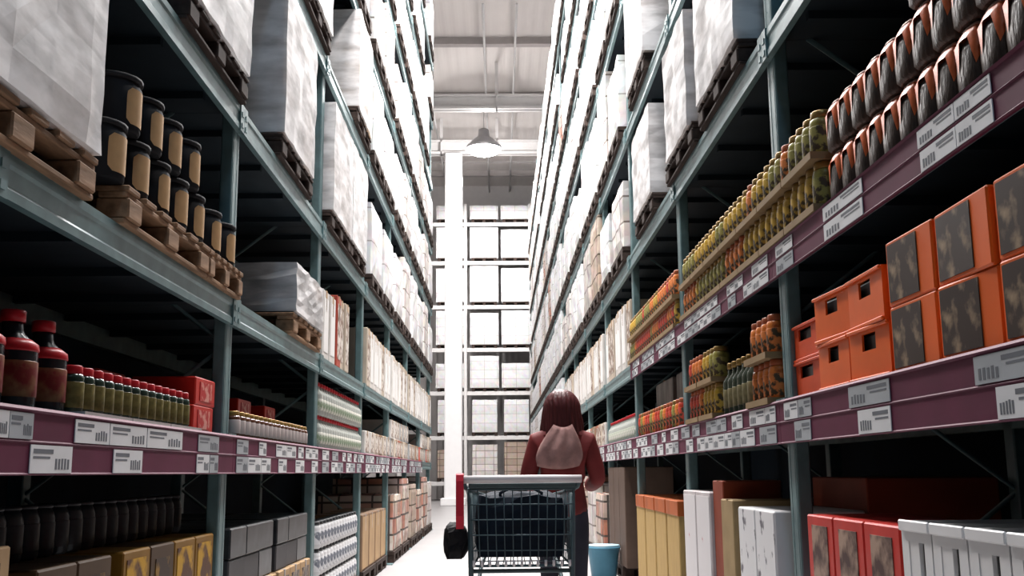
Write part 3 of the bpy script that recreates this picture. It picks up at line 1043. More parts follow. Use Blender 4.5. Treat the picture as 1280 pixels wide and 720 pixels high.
# ---------------------------------------------------------------- LEFT, floor level
carton_proto('kraft_box', 'carton', 0.5, 0.46, 0.42, KRAFT, PICT, side=1, tape=GREYC)
carton_proto('yellow_box', 'carton', 0.36, 0.30, 0.30, mat('ochre carton', (0.30, 0.15, 0.02), 0.5, vary=0.15), mat('yellow print', (0.55, 0.30, 0.02), 0.5, scale=9, col2=(0.10, 0.04, 0.02), ramp=(0.45, 0.55)), side=1, inset=0.12)
carton_proto('yellow_shaded', 'carton', 0.36, 0.30, 0.30, mat('shaded ochre carton', (0.09, 0.05, 0.025), 0.5), mat('shaded yellow print', (0.30, 0.16, 0.03), 0.5, scale=9, col2=(0.05, 0.03, 0.02), ramp=(0.54, 0.62)), side=1, inset=0.2)  # darker copy of the ochre carton, its dimness put into the colour
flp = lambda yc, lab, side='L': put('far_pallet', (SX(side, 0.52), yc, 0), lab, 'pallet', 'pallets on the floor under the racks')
flp(3.35, 'floor pallet under the kraft carton and ochre cartons, near left')
flp(4.60, 'floor pallet under the ochre cartons by the first left upright')
z = PH
for t_ in range(2):
    put('kraft_box', (SX('L', 0.30), 2.81, z + 0.385 * t_), 'kraft carton with picture panel at the bottom left photo corner, %s of two' % ('lower', 'upper')[t_], 'carton', 'kraft cartons at the near left floor', sc=(1, 1, 0.91))
for t_ in range(2):
    for j in range(6):
        yy = (3.40, 3.71, 4.20, 4.51, 4.82, 5.13)[j] - (0 if j < 2 else 0.07)
        put('yellow_box' if j in (2, 5, 4) else 'yellow_shaded', (SX('L', 0.24), yy, z + 0.3405 * t_), '%s ochre printed carton from the kraft carton, %s tier, left floor' % (ordn(j), ('lower', 'upper')[t_]), 'carton', 'ochre cartons on the left floor', sc=(1, 1, 1.13))
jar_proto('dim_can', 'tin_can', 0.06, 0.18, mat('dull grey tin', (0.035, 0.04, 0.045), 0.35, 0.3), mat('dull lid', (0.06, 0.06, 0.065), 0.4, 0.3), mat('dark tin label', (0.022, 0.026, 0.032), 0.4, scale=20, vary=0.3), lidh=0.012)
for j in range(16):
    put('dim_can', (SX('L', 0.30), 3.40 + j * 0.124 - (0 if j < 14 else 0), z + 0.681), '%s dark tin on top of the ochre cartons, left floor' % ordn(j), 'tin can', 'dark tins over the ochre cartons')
# second bay floor: dark wrapped load over kraft cartons
for j, yy in enumerate((5.98, 7.12)):
    flp(yy, 'floor pallet under the %s dark wrapped load, second left bay' % ('nearer', 'farther')[j])
    for q in range(3):
        put('kraft_box', (SX('L', 0.27), yy - 0.36 + q * 0.36, z), '%s kraft carton under the %s dark wrapped load, second left bay' % (ordn(q), ('nearer', 'farther')[j]), 'carton', 'kraft cartons under the dark wrapped loads', sc=(1, 0.76, 0.88))
    place_load('L', -1, yy, 'dark', 0.34, z=z + 0.421, near=(2, 3), w=1.06, pallet=False, dx=0.0, desc='dark wrapped load', where='on kraft cartons, second left bay floor, %s of two' % ('nearer', 'farther')[j]) if False else None
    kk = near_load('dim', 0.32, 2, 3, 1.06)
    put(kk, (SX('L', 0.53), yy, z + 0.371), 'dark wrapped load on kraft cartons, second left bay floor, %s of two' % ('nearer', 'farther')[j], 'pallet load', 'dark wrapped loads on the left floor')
# third bay floor: white tins, shrink-wrapped, four tiers with dark caps
jar_proto('white_can', 'tin_can', 0.075, 0.20, mat('white tin', (0.72, 0.72, 0.73), 0.35, vary=0.05), DARKW, mat('white tin label', (0.78, 0.78, 0.80), 0.4, scale=16, col2=(0.20, 0.22, 0.26), ramp=(0.42, 0.5)), lidh=0.025)
for j, yy in enumerate((8.55, 9.75)):
    flp(yy, 'floor pallet under the white tins, third left bay, %s of two' % ('nearer', 'farther')[j])
for j in range(14):
    for t_ in range(3):
        put('white_can', (SX('L', 0.10), 8.12 + j * 0.157, z + 0.2005 * t_), '%s white tin from the second left upright, %s tier, left floor' % (ordn(j), ('bottom', 'middle', 'top')[t_]), 'tin can', 'white tins on the third left bay floor')
# fourth bay floor: tall brown cartons
carton_proto('tall_brown', 'carton', 0.5, 0.5, 0.55, KRAFTD, KRAFT, side=1, inset=0.05, tape=GREYC)
for j in range(4):
    if j % 2 == 0:
        flp(11.12 + j * 0.56, 'floor pallet under the tall brown cartons, fourth left bay, %s of two' % ('nearer', 'farther')[j // 2])
    put('tall_brown', (SX('L', 0.28), 10.85 + j * 0.55, z), '%s tall brown carton on the floor of the fourth left bay' % ordn(j), 'carton', 'tall brown cartons on the left floor')
for k in range(4, NL):
    for hf in (0, 1):
        yc = YL0 + k * BAY + 0.72 + hf * 1.18
        place_load('L', -1, yc, rnd.choice(('mixed', 'pale', 'brown', 'white')), rnd.choice((0.7, 0.8, 0.9)), z=0.0, where='%s left bay floor, %s half' % (ordn(k), ('nearer', 'farther')[hf]))

# ---------------------------------------------------------------- RIGHT, second level: brown pouches with orange shoulders
ZU = ZR[1]


def pouch(key, body, cap, seal):
    b = MB()
    b.lathe([(0.055, 0), (0.066, 0.015), (0.068, 0.06), (0.066, 0.12), (0.061, 0.145)], 16, sq=0.55)
    q = MB()
    n = 40
    vs, fs = [], []
    rows = [(0.0625, 0.150), (0.062, 0.158), (0.056, 0.172), (0.046, 0.183)]
    for i, (r, zz) in enumerate(rows):
        for k in range(n):
            t = 2 * PI * k / n
            sq = 1 + 0.55 * (1 / max(abs(math.cos(t)), abs(math.sin(t))) - 1)
            zz2 = zz - (0.085 * max(0.0, math.sin(t * 5 + 0.7)) ** 1.5 if i == 0 else 0)
            rr = (0.0695 if i == 0 else r + 0.003)
            vs.append((rr * sq * math.cos(t), rr * sq * math.sin(t), zz2))
    for i in range(len(rows) - 1):
        for k in range(n):
            fs.append((i * n + k, i * n + (k + 1) % n, (i + 1) * n + (k + 1) % n, (i + 1) * n + k))
    q.add(vs, fs, 0, True)
    s_ = MB()
    s_.lathe([(0.050, 0.180), (0.052, 0.184), (0.046, 0.193), (0.03, 0.197), (0.001, 0.197)], 16, sq=0.5)
    proto(key, [('pouch', b.mesh('pouch', [body]), (0, 0, 0), None), ('orange_shoulder', q.mesh('orange_shoulder', [cap]), (0, 0, 0), 0), ('folded_top', s_.mesh('folded_top', [seal]), (0, 0, 0), 0)])


pouch('pouch', BROWNP, ORCAP, PINKR)
i = 0
y = 3.80
while y > 2.30:
    for tier in range(3 if y < 3.07 else 2):
        put('pouch', (SX('R', 0.09), y, ZU + 0.198 * tier), '%s brown pouch with orange shoulder from the yellow jars, %s tier' % (ordn(i), ('lower', 'middle' if y < 3.07 else 'upper', 'top')[tier]), 'pouch', 'brown pouches on the right upper shelf', rz=rnd.uniform(-0.03, 0.03))
    y -= 0.141
    i += 1
# yellow and olive jars in two tiers with trays
JC = [('yellow', mat('yellow jar contents', (0.56, 0.34, 0.04), 0.35, scale=18, col2=(0.20, 0.10, 0.03), ramp=(0.36, 0.5))), ('olive', mat('olive jar contents two', (0.30, 0.26, 0.06), 0.35, scale=18, col2=(0.08, 0.07, 0.03), ramp=(0.36, 0.5))),
      ('orange', mat('orange jar contents', (0.70, 0.20, 0.04), 0.35, scale=18, col2=(0.24, 0.05, 0.02), ramp=(0.36, 0.5))), ('dark', mat('dark jar contents', (0.10, 0.08, 0.06), 0.3, vary=0.3)), ('red', mat('red jar contents', (0.60, 0.06, 0.03), 0.35, vary=0.3))]
for nme, m in JC:
    jar_proto(('jar', nme), 'jar', 0.052, 0.205, m, GOLDL if nme in ('yellow', 'olive', 'dark') else mat('rust lid', (0.45, 0.12, 0.05), 0.4), None if nme == 'dark' else mat('jar label ' + nme, tuple(c * 0.95 + 0.02 for c in m.node_tree.nodes['Color Ramp'].color_ramp.elements[1].color[:3]), 0.5, scale=26, col2=(0.07, 0.05, 0.03), ramp=(0.46, 0.54)))


def tray_proto(ln):
    t = MB()
    t.box(-0.125, 0.125, 0, ln, 0, 0.005)
    for (x0, x1, y0, y1) in ((0.12, 0.125, 0, ln), (-0.125, -0.12, 0, ln), (-0.12, 0.12, 0, 0.005), (-0.12, 0.12, ln - 0.005, ln)):
        t.box(x0, x1, y0, y1, 0.005, 0.03)
    return t.mesh('jar_tray', [mat('brown tray board', (0.30, 0.20, 0.10), 0.7)])


TRAY = tray_proto(0.43)


def jar_block(side, y0, ntray, z, kinds, where, grp, tiers=2, d=0.065):
    for ti in range(tiers):
        for k in range(ntray):
            ys = y0 + k * 0.44
            zz = z + ti * 0.212
            o = link('jar_tray', TRAY, None, (SX(side, 0.115), ys, zz))
            tag(o, '%s brown card tray %s, %s tier' % (ordn(k), where, ('lower', 'upper')[ti]), 'tray', grp.replace('jars', 'jar trays'))
            c = rnd.choice(kinds)
            for j in range(4):
                if rnd.random() < 0.35:
                    c = rnd.choice(kinds)
                put(('jar', c), (SX(side, d), ys + 0.0575 + j * 0.105, zz + 0.0055), '%s jar, %s, in the %s tray %s, %s tier' % (ordn(j), c, ordn(k), where, ('lower', 'upper')[ti]), 'jar', grp)


jar_block('R', 3.95, 7, ZU, ('yellow', 'yellow', 'olive', 'olive', 'orange'), 'past the brown pouches', 'yellow jars on the right upper shelf')
jar_block('R', 7.30, 6, ZU, ('olive', 'orange', 'yellow', 'red'), 'past the second right upright', 'mixed jars on the third right bay')
for k in range(3, NR):
    y0 = YR0 + k * BAY + 0.12
    if k < 7:
        case_row('R', y0, y0 + 2.36, ZU, 'tall', (2, 2, 0), zs=1.3, step=0.33, what='second level of the %s right bay' % ordn(k), grp='pale cartons on the right second level')
    else:
        for hf in (0, 1):
            place_load('R', 1, y0 + 0.58 + hf * 1.18, rnd.choice(('white', 'pale')), 0.7)

# ---------------------------------------------------------------- RIGHT, lowest shelf
ZS = ZR[0]
carton_proto('orange_pic', 'carton', 0.28, 0.35, 0.212, ORANGE, PICT, side=-1, inset=0.08, yin=(-0.2, 0.45), part='food_picture')
for j, px in enumerate((1144, 1212, 1292)):
    yy = (3.14, 2.765, 2.39)[j]
    for t_ in (0, 1):
        put('orange_pic', (SX('R', 0.16), yy, ZS + 0.213 * t_), '%s orange carton with food picture from the orange crates, %s tier' % (ordn(j), ('lower', 'upper')[t_]), 'carton', 'orange food picture cartons on the right lowest shelf', rz=rnd.uniform(-0.03, 0.03))


def orange_crate(key, dx, dy, dz, m):
    """open crate with hand holes and a scooped front edge, aisle side towards -x"""
    t = 0.008
    b = MB()
    b.box(-dx / 2, dx / 2, -dy / 2, dy / 2, 0, t)
    b.box(dx / 2 - t, dx / 2, -dy / 2, dy / 2, t, dz)
    for y in (-dy / 2, dy / 2 - t):
        b.box(-dx / 2 + t, dx / 2 - t, y, y + t, t, dz)
    # front wall with two hand holes: a strip below, posts between, a strip above
    f = MB()
    h0, h1 = dz * 0.56, dz * 0.88
    f.box(-dx / 2, -dx / 2 + t, -dy / 2, dy / 2, t, h0)
    f.box(-dx / 2, -dx / 2 + t, -dy / 2, dy / 2, h1, dz)
    e = [-dy / 2, -dy * 0.17, dy * 0.17, dy / 2]
    for q in (0, 2):
        f.box(-dx / 2, -dx / 2 + t, e[q], e[q + 1], h0, h1)
    f.box(-dx / 2 - 0.012, -dx / 2, -dy / 2, dy / 2, dz - 0.012, dz, 0, 0.003)
    f.box(-dx / 2 - 0.010, -dx / 2, -dy / 2, dy / 2, 0.0, 0.014, 0, 0.003)
    g = MB()
    g.box(-dx / 2 + 0.02, dx / 2 - 0.02, -dy / 2 + 0.02, dy / 2 - 0.02, t, dz * 0.9, 0, 0.01)
    proto(key, [('crate', b.mesh('crate', [m]), (0, 0, 0), None), ('front_panel', f.mesh('front_panel', [m]), (0, 0, 0), 0), ('dark_filling', g.mesh('dark_filling', [DARKW]), (0, 0, 0), 0)])


orange_crate('crate_o', 0.34, 0.36, 0.185, ORANGE)
orange_crate('crate_r', 0.34, 0.54, 0.16, ORANGE_SHADE)
for j, yy in enumerate((3.56, 3.94)):
    for t_ in (0, 1):
        put('crate_o', (SX('R', 0.20), yy, ZS + 0.186 * t_), 'bright orange crate with a dark hand hole, %s of the %s stack' % (('bottom', 'top')[t_], ('nearer', 'farther')[j]), 'crate', 'orange crates on the right lowest shelf', rz=(0.03, -0.02, 0.0, 0.05)[j * 2 + t_])
for t_ in (0, 1):
    put('crate_r', (SX('R', 0.24), 4.43, ZS + 0.161 * t_), 'shaded red orange crate beside the first right upright, %s of two' % ('bottom', 'top')[t_], 'crate', 'red orange crates by the first right upright')
jar_block('R', 4.80, 1, ZS, ('orange', 'red'), 'just past the first right upright', 'orange jars on the right lowest shelf', d=0.07)
bottle_proto('dark_tall', 'bottle', 0.052, 0.30, mat('dark green bottle', (0.05, 0.06, 0.04), 0.25), GOLDL, None, mat('olive bottle label', (0.24, 0.20, 0.10), 0.5, scale=20, vary=0.3))
for j in range(6):
    put('dark_tall', (SX('R', 0.08), 5.33 + j * 0.115, ZS), '%s dark bottle on the right lowest shelf between the jars' % ordn(j), 'bottle', 'dark bottles on the right lowest shelf')
jar_block('R', 6.06, 1, ZS, ('yellow', 'yellow', 'olive'), 'past the dark bottles', 'yellow jars on the right lowest shelf', d=0.07)
jar_block('R', 6.52, 1, ZS, ('red', 'red', 'orange'), 'short of the second right upright', 'red jars on the right lowest shelf', d=0.07)
# third right bay: small packs in front of one big grey sack-like carton
carton_proto('grey_big', 'carton', 0.42, 0.9, 0.26, mat('mottled grey carton', (0.25, 0.23, 0.21), 0.7, scale=5, vary=0.3), None, tape=KRAFT)
for j in range(16):
    c = ('red', 'orange', 'olive', 'red')[j % 4]
    put(('jar', c), (SX('R', 0.07), 7.36 + j * 0.142, ZS), '%s %s jar of a single row on the third right bay' % (ordn(j), c), 'jar', 'single row of jars on the third right bay')
for j in range(2):
    put('grey_big', (SX('R', 0.40), 7.95 + j * 1.1, ZS), '%s mottled grey carton behind the single jar row, third right bay' % ordn(j), 'carton', 'mottled grey cartons on the third right bay', sc=(1, 1, 1.8))
for j in range(18):
    put('clear_bottle', (SX('R', 0.08), 9.98 + j * 0.132, ZS), '%s pale bottle on the lowest shelf of the fourth right bay' % ordn(j), 'bottle', 'pale bottles on the fourth right bay')
for k in range(4, NR):
    y0 = YR0 + k * BAY + 0.12
    if k < 8:
        case_row('R', y0, y0 + 2.4, ZS, 'case', (0, 1, 2, 3, 5), zs=1.0, step=0.40, what='lowest shelf of the %s right bay' % ordn(k), grp='cartons on the right lowest shelf')
    else:
        for hf in (0, 1):
            o = link('pallet_load', load_mesh('mixed', 0.4), None, (SX('R', 0.5), y0 + 0.58 + hf * 1.18, ZS))
            tag(o, 'mixed carton stack, lowest shelf of the %s right bay, %s half' % (ordn(k), ('nearer', 'farther')[hf]), 'carton stack', 'carton stacks on the right lowest shelf')

# ---------------------------------------------------------------- RIGHT, floor level
def slat_crate(key):
    """white plastic crate with tall slot openings in its aisle face and a rim"""
    dx, dy, dz, t = 0.40, 0.226, 0.80, 0.014
    b = MB()
    b.box(-dx / 2, dx / 2, -dy / 2, dy / 2, 0, t)
    b.box(dx / 2 - t, dx / 2, -dy / 2, dy / 2, t, dz)
    for y in (-dy / 2, dy / 2 - t):
        b.box(-dx / 2 + t, dx / 2 - t, y, y + t, t, dz)
    b.box(-dx / 2 + t, dx / 2 - t, -dy / 2 + t, dy / 2 - t, dz - 0.06, dz - 0.045)
    f = MB()
    f.box(-dx / 2, -dx / 2 + t, -dy / 2, -dy * 0.26, 0, dz)
    f.box(-dx / 2, -dx / 2 + t, dy * 0.26, dy / 2, 0, dz)
    f.box(-dx / 2, -dx / 2 + t, -dy * 0.26, dy * 0.26, dz * 0.925, dz)
    f.box(-dx / 2, -dx / 2 + t, -dy * 0.26, dy * 0.26, 0, dz * 0.2)
    f.box(-dx / 2 + 0.002, -dx / 2 + t, -dy * 0.06, dy * 0.26, dz * 0.2, dz * 0.925)
    r = MB()
    for (x0, x1, y0, y1) in ((-dx / 2 - 0.01, -dx / 2, -dy / 2, dy / 2),):
        r.box(x0, x1, y0, y1, dz - 0.03, dz + 0.004, 0, 0.004)
    proto(key, [('crate', b.mesh('crate', [CRATE]), (0, 0, 0), None), ('slotted_front', f.mesh('slotted_front', [CRATE]), (0, 0, 0), 0), ('rim', r.mesh('rim', [CRATE]), (0, 0, 0), 0)])


slat_crate('slat_crate')
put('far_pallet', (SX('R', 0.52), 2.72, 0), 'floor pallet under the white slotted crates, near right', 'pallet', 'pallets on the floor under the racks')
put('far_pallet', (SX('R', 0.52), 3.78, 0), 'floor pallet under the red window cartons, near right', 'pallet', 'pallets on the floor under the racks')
for j in range(5):
    put('slat_crate', (SX('R', 0.21), 3.215 - j * 0.236, PH), '%s white slotted crate from the red cartons, right floor' % ordn(j), 'crate', 'white slotted crates on the right floor')
carton_proto('red_window', 'carton', 0.36, 0.325, 0.78, RED, PICTR, side=-1, inset=0.2, zin=(0.4, 0.95), part='picture_window')
for j in range(3):
    put('red_window', (SX('R', 0.19), 3.51 + j * 0.335, PH), 'tall red carton with picture window, %s of three from the white crates' % ordn(j), 'carton', 'red window cartons on the right floor')
flp2 = lambda yc, lab: put('far_pallet', (SX('R', 0.52), yc, 0), lab, 'pallet', 'pallets on the floor under the racks')
flp2(5.24, 'floor pallet past the first right upright under white speckled cartons')
flp2(6.50, 'floor pallet short of the second right upright under white cartons')
SPK = mat('white speckled print', (0.78, 0.77, 0.78), 0.5, scale=10, col2=(0.16, 0.15, 0.17), ramp=(0.36, 0.42))
carton_proto('speckled', 'carton', 0.42, 0.36, 0.385, CRATE, SPK, side=-1, inset=0.03)
for j in range(2):
    for t_ in (0, 1):
        put('speckled', (SX('R', 0.22), 5.04 + j * 0.365, PH + 0.386 * t_), '%s white speckled carton past the first right upright, %s tier' % (ordn(j), ('lower', 'upper')[t_]), 'carton', 'white speckled cartons on the right floor')
carton_proto('tan_tall', 'carton', 0.36, 0.30, 0.80, mat('olive tan carton', (0.40, 0.28, 0.14), 0.7), None, tape=KRAFTD)
put('tan_tall', (SX('R', 0.19), 5.87, PH), 'tall olive tan carton between the white speckled and rust cartons', 'carton')
carton_proto('rust_big', 'carton', 0.62, 0.84, 0.92, RUST, None, tape=KRAFTD)
carton_proto('rust_front', 'carton', 0.34, 0.28, 0.90, RUST, None, tape=KRAFTD)
put('rust_front', (SX('R', 0.20), 6.19, PH), 'narrow rust red carton beside the white carton with red print', 'carton')
put('rust_big', (SX('R', 0.76), 5.30, PH), 'large rust red carton behind the white speckled cartons', 'carton')
RPR = mat('white carton with red marks', (0.76, 0.73, 0.74), 0.5, scale=5, col2=(0.50, 0.05, 0.07), ramp=(0.32, 0.345))
carton_proto('white_red', 'carton', 0.44, 0.44, 0.83, mat('pinkish white carton', (0.70, 0.64, 0.64), 0.55), RPR, side=-1, inset=0.04)
for j in range(2):
    put('white_red', (SX('R', 0.23), 6.56 + j * 0.45, PH), 'tall white carton with red marks, %s the second right upright' % ('farther from', 'close to')[j], 'carton', 'white red-marked cartons on the right floor')
flp2(7.98, 'floor pallet past the second right upright under orange-topped cartons')
flp2(9.16, 'floor pallet short of the third right upright under orange-topped cartons')
carton_proto('orange_top', 'carton', 0.5, 0.52, 0.74, mat('straw carton', (0.54, 0.36, 0.14), 0.7, vary=0.1, stretch=(8, 8, 1)), None, lidm=mat('burnt orange lid', (0.50, 0.12, 0.03), 0.5), lid=0.10, side=-1)
for j in range(4):
    put('orange_top', (SX('R', 0.27), 7.79 + j * 0.585, PH), 'straw carton with burnt orange lid, %s from the second right upright' % ordn(j), 'carton', 'orange-lidded straw cartons on the right floor')
# blue bucket and tall brown cartons further on
b = MB()
b.lathe([(0.12, 0), (0.13, 0.01), (0.165, 0.30), (0.175, 0.30), (0.175, 0.325), (0.155, 0.325), (0.15, 0.30)], 20)
rim = MB()
rim.lathe([(0.15, 0.318), (0.172, 0.330), (0.165, 0.342), (0.001, 0.345)], 20)
hd = MB()
hd.tube([(0.178 * math.cos(a), 0.178 * math.sin(a) * 1.0, 0.30 - 0.14 * math.sin(a / 1.0) if False else 0.30 - 0.13 * math.sin(a)) for a in [PI * q / 14 for q in range(15)]], 0.005, 6)
proto('bucket', [('bucket', b.mesh('bucket', [mat('blue bucket plastic', (0.10, 0.27, 0.38), 0.4)]), (0, 0, 0), None), ('lid', rim.mesh('lid', [mat('light blue lid', (0.35, 0.52, 0.60), 0.4)]), (0, 0, 0), 0), ('handle', hd.mesh('handle', [GIRD]), (0, 0, 0), 0)])
put('bucket', (SX('R', -0.16), 11.2, 0.0), 'blue round bucket on the floor at the right rack edge', 'bucket')
flp2(11.5, 'floor pallet under the tall dark brown cartons, fourth right bay')
carton_proto('dark_tall_box', 'carton', 0.5, 0.5, 1.0, mat('deep brown carton', (0.13, 0.085, 0.065), 0.7), None, tape=KRAFTD)
for j in range(3):
    put('dark_tall_box', (SX('R', 0.27), 10.95 + j * 0.52, PH), 'tall deep brown carton on the fourth right bay floor, %s of three' % ('nearest', 'middle', 'farthest')[j], 'carton', 'deep brown cartons on the right floor')
for k in range(4, NR):
    for hf in (0, 1):
        yc = YR0 + k * BAY + 0.72 + hf * 1.18
        place_load('R', -1, yc, rnd.choice(('mixed', 'pale', 'brown', 'grey')), rnd.choice((0.7, 0.8, 0.9)), z=0.0, where='%s right bay floor, %s half' % (ordn(k), ('nearer', 'farther')[hf]))

# ================================================================== shopping cart
CX, CY = 0.105, 5.0
CHROME = mat('cart wire', (0.085, 0.13, 0.145), 0.5, 0.1, vary=0.05)
CARTF = mat('cart frame grey', (0.09, 0.13, 0.14), 0.5, 0.1)
HANDW = mat('white cart handle', (0.82, 0.78, 0.78), 0.4, vary=0.04)
BLACKC = mat('black cloth', (0.012, 0.012, 0.014), 0.8, vary=0.2)
NAVY = mat('navy cloth', (0.010, 0.018, 0.032), 0.8, vary=0.2, bump=0.2)
REDS = mat('red strap cloth', (0.70, 0.03, 0.06), 0.6, vary=0.12)
cart = link('shopping_cart', None, None, (CX, CY, 0))
tag(cart, 'wire shopping cart with white handle standing in the aisle', 'shopping cart')
b = MB()
b.tube([(-0.285, 0, 1.066), (-0.15, -0.006, 1.067), (0.15, -0.006, 1.067), (0.285, 0, 1.066)], 0.019, 12)
link('handle', b.mesh('handle', [HANDW]), cart)
b = MB()
b.box(-0.25, 0.26, 0.012, 0.03, 1.025, 1.05, 0, 0.004)
for sx in (-1, 1):
    b.tube([(sx * 0.275, 0.0, 1.06), (sx * 0.268, 0.05, 1.03), (sx * 0.258, 0.14, 1.02), (sx * 0.25, 0.30, 0.98)], 0.012, 8)
link('handle_bracket', b.mesh('handle_bracket', [CARTF]), cart)


def lerp(a, b_, t):
    return tuple(x + (y - x) * t for x, y in zip(a, b_))


# corners of the basket: rear is wide and tall, front is narrower
RT = {-1: (-0.25, 0.03, 1.02), 1: (0.25, 0.03, 1.02)}
RBm = {-1: (-0.235, 0.05, 0.665), 1: (0.235, 0.05, 0.665)}
FT = {-1: (-0.19, 0.82, 0.98), 1: (0.19, 0.82, 0.98)}
FB = {-1: (-0.165, 0.74, 0.72), 1: (0.165, 0.74, 0.72)}


def wire_panel(name, a0, a1, b0, b1, nv, nh, rv=0.0024, rh=0.003, rf=0.006):
    """a0-a1 top edge, b0-b1 bottom edge"""
    g = MB()
    g.tube([a0, a1, b1, b0], rf, 8, closed=True)
    for k in range(1, nv):
        t = k / nv
        g.tube([lerp(a0, a1, t), lerp(b0, b1, t)], rv, 5)
    for k in range(1, nh):
        t = k / nh
        g.tube([lerp(a0, b0, t), lerp(a1, b1, t)], rh, 5)
    return link(name, g.mesh(name, [CHROME]), cart)


wire_panel('rear_gate', RT[-1], RT[1], RBm[-1], RBm[1], 12, 5, 0.0027, 0.0032, 0.008)
for sx in (-1, 1):
    wire_panel('side_panel', RT[sx], FT[sx], RBm[sx], FB[sx], 18, 5)
wire_panel('front_panel', FT[-1], FT[1], FB[-1], FB[1], 10, 4)
wire_panel('basket_floor', RBm[-1], RBm[1], FB[-1], FB[1], 13, 5)
g = MB()
for k in range(13):
    x = -0.225 + 0.0375 * k
    g.tube([(x, 0.06, 0.668), (x, 0.035, 0.668), (x, 0.027, 0.676), (x, 0.03, 0.692)], 0.0068, 8)
link('glint_hooks', g.mesh('glint_hooks', [HANDW]), cart)  # white colour on the wire ends imitates bright glints
g = MB()
for sx in (-1, 1):
    g.tube([(sx * 0.245, 0.05, 1.0), (sx * 0.24, 0.06, 0.66), (sx * 0.235, 0.10, 0.40), (sx * 0.25, 0.06, 0.20), (sx * 0.25, 0.03, 0.15)], 0.0125, 8)
    g.tube([(sx * 0.235, 0.10, 0.40), (sx * 0.20, 0.5, 0.62), (sx * 0.165, 0.74, 0.71)], 0.0105, 8)
    g.tube([(sx * 0.25, 0.04, 0.17), (sx * 0.22, 0.5, 0.20), (sx * 0.17, 0.84, 0.17)], 0.0115, 8)
g.tube([(-0.238, 0.07, 0.64), (0.238, 0.07, 0.64)], 0.010, 8)
g.tube([(-0.25, 0.05, 0.18), (0.25, 0.05, 0.18)], 0.010, 8)
g.tube([(-0.18, 0.8, 0.175), (0.18, 0.8, 0.175)], 0.010, 8)
link('frame', g.mesh('frame', [CARTF]), cart)
wm = MB()
wm.lathe([(0.02, -0.016), (0.054, -0.016), (0.06, -0.010), (0.06, 0.010), (0.054, 0.016), (0.02, 0.016)], 20)
wme = wm.mesh('wheel', [BLACKC])
fk = MB()
fk.box(-0.028, -0.022, -0.02, 0.02, 0.05, 0.15, 0, 0.002)
fk.box(0.022, 0.028, -0.02, 0.02, 0.05, 0.15, 0, 0.002)
fk.box(-0.028, 0.028, -0.022, 0.022, 0.145, 0.16, 0, 0.002)
fk.tube([(-0.03, 0, 0.06), (0.03, 0, 0.06)], 0.006, 8)
fme = fk.mesh('castor', [CARTF])
for (x, y) in ((-0.25, 0.03), (0.25, 0.03), (-0.17, 0.84), (0.17, 0.84)):
    c_ = link('castor', fme, cart, (x, y, 0))
    w_ = link('wheel', wme, c_, (0, 0, 0.06))
    w_.rotation_euler = (0, PI / 2, 0)
# navy bag in the basket
b = MB()
b.lump(-0.215, 0.215, 0.065, 0.42, 0.702, 1.0, n=(6, 7, 5), amp=0.010, seed=5, rnd_edge=0.03)
nb_ = link('bag', b.mesh('bag', [NAVY]), None, (CX, CY, 0))
tag(nb_, 'dark navy cloth bag filling the basket of the shopping cart', 'bag')
b = MB()
b.tube([(-0.10, 0.12, 0.95), (-0.10, 0.10, 1.0), (-0.04, 0.10, 1.03), (0.04, 0.10, 1.03), (0.10, 0.10, 1.0), (0.10, 0.12, 0.95)], 0.008, 6)
link('bag_handle', b.mesh('bag_handle', [NAVY]), nb_)
# black shoulder bag with a red strap on the left end of the handle
b = MB()
b.lump(-0.365, -0.262, 0.0, 0.22, 0.70, 0.86, n=(4, 5, 5), amp=0.008, seed=9, rnd_edge=0.025)
sb = link('shoulder_bag', b.mesh('shoulder_bag', [BLACKC]), None, (CX, CY, 0))
tag(sb, 'black bag hanging by a red strap from the left end of the cart handle', 'bag')
b = MB()
ys = [(0.0, 0.84), (-0.024, 0.90), (-0.026, 1.0), (-0.026, 1.06), (-0.015, 1.088), (0.0, 1.094), (0.018, 1.086), (0.028, 1.05), (0.03, 0.95), (0.06, 0.85)]
vs = []
for (y, z_) in ys:
    vs += [(-0.308, y, z_), (-0.272, y, z_)]
b.add(vs, [(2 * i, 2 * i + 1, 2 * i + 3, 2 * i + 2) for i in range(len(ys) - 1)])
st = link('strap', b.mesh('strap', [REDS]), sb)
st['label'] = 'red strap looped over the cart handle'
so = st.modifiers.new('thick', 'SOLIDIFY')
so.thickness = 0.004
so.offset = 0

# ================================================================== person
SKIN = mat('skin', (0.62, 0.40, 0.31), 0.5, vary=0.04)
HAIR = mat('auburn hair', (0.11, 0.026, 0.028), 0.42, vary=0.3, scale=5, stretch=(14, 14, 0.8), bump=0.3)
HOOD = mat('dusty pink knit', (0.42, 0.24, 0.22), 0.8, vary=0.2, scale=14, bump=0.4)
JACK = mat('maroon jacket cloth', (0.20, 0.028, 0.028), 0.65, vary=0.25, scale=5, bump=0.25)
JEAN = mat('dark trousers cloth', (0.03, 0.03, 0.045), 0.75, vary=0.2)
SHOE = mat('dark shoe leather', (0.03, 0.026, 0.025), 0.5)
EYE = mat('eye white', (0.8, 0.8, 0.8), 0.3)
LIP = mat('lip skin', (0.55, 0.22, 0.20), 0.5)


